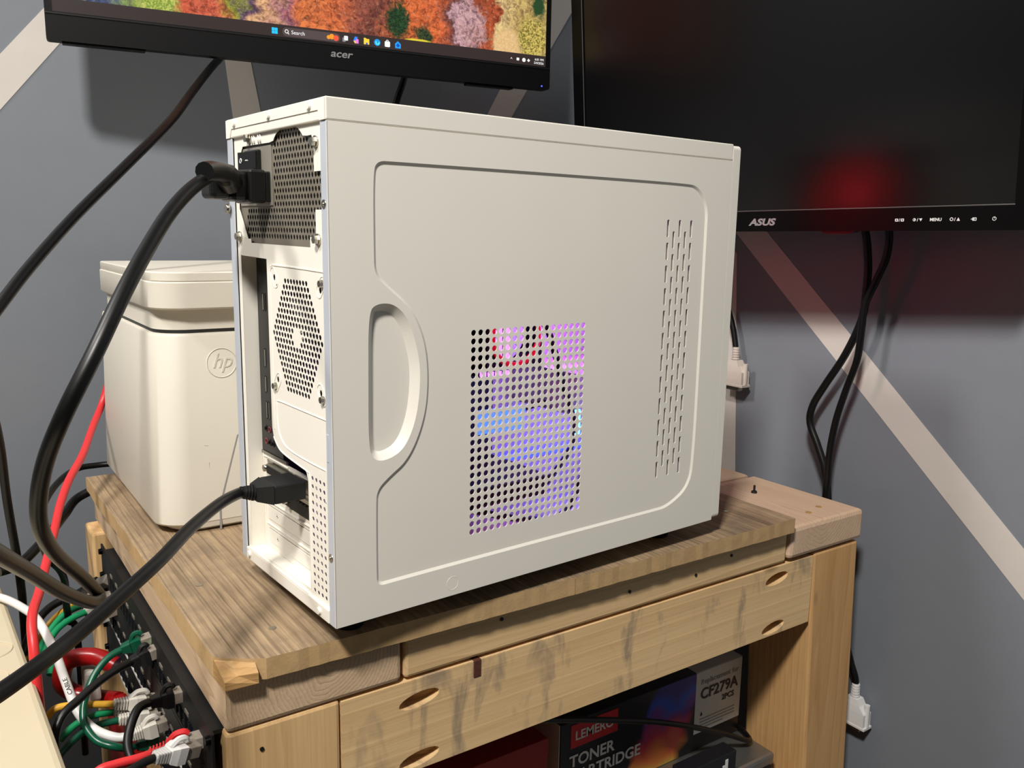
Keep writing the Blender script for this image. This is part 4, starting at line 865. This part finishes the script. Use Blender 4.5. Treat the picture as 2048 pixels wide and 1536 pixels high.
# red hollow handle hanging among the cables
t = thing('cable_clamp', 'red plastic loop handle hanging among the network cables', 'clamp', (-.125, .34, .60))
q = MB(); q.tube([(.020, -.060, .075), (.004, -.045, .082), (-.016, -.030, .077), (-.022, -.020, .055), (-.014, -.012, .036), (.006, -.026, .030), (.022, -.050, .034)], .0085, 10); q.build('loop', M['red_plastic'], t)
MB().box(.012, .030, -.130, -.046, -.06, .040, .004).build('jaw', M['red_plastic'], t)
MB().box(-.005, .008, -.05, -.02, .038, .070, .003).build('insert', M['boot'], t)

# ------------------------------------------------------------------ beige cabinet
t = thing('cabinet', 'tall beige metal cabinet with raised round marks, lower left', 'cabinet', (-.30, .20, 0), R(2.0))
MB().box(-.15, .123, -.42, .300, 0, .722, .007, seg=3).build('body', M['beige'], t)
MB().torus((.0980, .065, .7222), (0, 0, 1), .017, .0008, 28, 5).build('embossed_ring', M['beige'], t)
MB().torus((.0940, .012, .7222), (0, 0, 1), .012, .0007, 28, 5).build('embossed_ring', M['beige'], t)

# ------------------------------------------------------------------ boxes under the bench
zs = .423
t = thing('silver_case', 'flat silver metal case under the toner carton', 'case', (.46, .17, zs))
MB().box(-.165, .115, -.125, .125, 0, .034, .003).box(-.166, .116, -.126, .126, .034, .050, .004).build('body', M['silver'], t)
MB().box(-.160, .110, -.1268, -.1255, .030, .036).build('seam', M['dark'], t)
t = thing('toner_carton', 'black toner carton with rainbow print and white label under the bench', 'box', (.43, .18, .4732))
cm, nt, b = newmat('printed_carton_front')
tc = N(nt, 'ShaderNodeTexCoord').outputs['Object']; sp = N(nt, 'ShaderNodeSeparateXYZ'); nt.links.new(tc, sp.inputs[0])
dg = math_(nt, 'ADD', math_(nt, 'MULTIPLY', sp.outputs[0], .85), math_(nt, 'MULTIPLY', sp.outputs[2], -.35))
vo = N(nt, 'ShaderNodeTexVoronoi'); vo.inputs['Scale'].default_value = 30; nt.links.new(tc, vo.inputs['Vector'])
rcol = ramp(nt, math_(nt, 'ADD', math_(nt, 'MULTIPLY', sp.outputs[2], 8), math_(nt, 'MULTIPLY', vo.outputs['Distance'], .25)), [(.08, lin((200, 170, 70))), (.25, lin((224, 120, 56))), (.42, lin((205, 50, 70))), (.58, lin((120, 40, 120))), (.72, lin((40, 80, 190))), (.88, lin((46, 36, 130)))])
msk = ramp(nt, math_(nt, 'ADD', math_(nt, 'ABSOLUTE', math_(nt, 'SUBTRACT', dg, -.005)), math_(nt, 'MULTIPLY', vo.outputs['Distance'], .02)), [(.040, (1, 1, 1, 1)), (.046, (0, 0, 0, 1))])
nt.links.new(mixc(nt, msk, lin((20, 18, 26)), rcol), b.inputs['Base Color']); b.inputs['Roughness'].default_value = .45
bx = MB().box(-.141, .142, -.080, .080, 0, .1015, .0008); bx.build('carton', M['black_card'], t)
MB().box(-.140, .0620, -.0806, -.0799, .0005, .101).build('printed_front', cm, t)
MB().box(-.1416, -.1408, -.0795, .0795, .001, .101).build('end_flap', M['white_card'], t)
lb = MB().box(.0620, .1415, -.0808, -.0799, .022, .1012).box(.0620, .1415, -.0800, .0, .1012, .1019).build('white_label', M['white_card'], t)
def tx(s, size, x, z, m, par, align='LEFT', bold=0, y=-.0812):
    tv, tf = text2d(s, size, .0003, align, 0, bold); MB().add(tv, tf, fn=lambda u, v, w_: (x + u, y + w_, z + v)).build('lettering', M[m], par)
tx('Replacement for', .0098, .070, .0845, 'ink_gray', lb); tx('CF279A', .0195, .070, .0655, 'ink', lb, bold=.0004); tx('2PCS', .0100, .108, .0535, 'ink', lb, bold=.0002)
MB().prism([(.0715, .0440), (.0735, .0435), (.0750, .0450), (.0733, .0490)], [], -.0003, 0, XZ(-.0810)).build('drop_mark', M['ink'], lb)
for k in range(4): MB().box(.071, .132 - .02 * (k == 3), -.0811, -.0808, .0385 - .0040 * k, .0398 - .0040 * k).build('small_print', M['ink_gray'], lb)
MB().box(-.127, -.061, -.0812, -.0806, .070, .097).build('red_badge', M['red_print'], t)
tx('LEMERO', .0148, -.1215, .0785, 'white_print', t, bold=.0003, y=-.0815)
tx('TONER', .0190, -.128, .0480, 'white_print', t, bold=.0004); tx('CARTRIDGE', .0190, -.128, .0290, 'white_print', t, bold=.0004)
t = thing('red_box', 'dark red cardboard box left of the toner carton under the bench', 'box', (.20, .16, zs + .0005))
MB().box(-.062, .062, -.075, .10, 0, .155, .0015).build('carton', M['red_card'], t)
MB().box(-.062, .062, -.0755, -.0748, .135, .1550).build('lid_flap', M['red_card'], t)
for x in (-.02, .02): MB().torus((x, -.0756, .125), (0, 1, 0), .006, .0010, 18, 5).build('punched_ring', M['white_card'], t)
t = thing('black_box', 'small black box with white print in front of the silver case', 'box', (.44, .058, .4735) if False else (.438, .030, zs))
MB().box(-.040, .040, -.008, .012, 0, .100, .0012).build('carton', M['black_card'], t)
MB().box(.022, .026, -.0086, -.0079, .080, .094).box(.018, .021, -.0086, -.0079, .074, .088).build('white_print', M['white_print'], t)
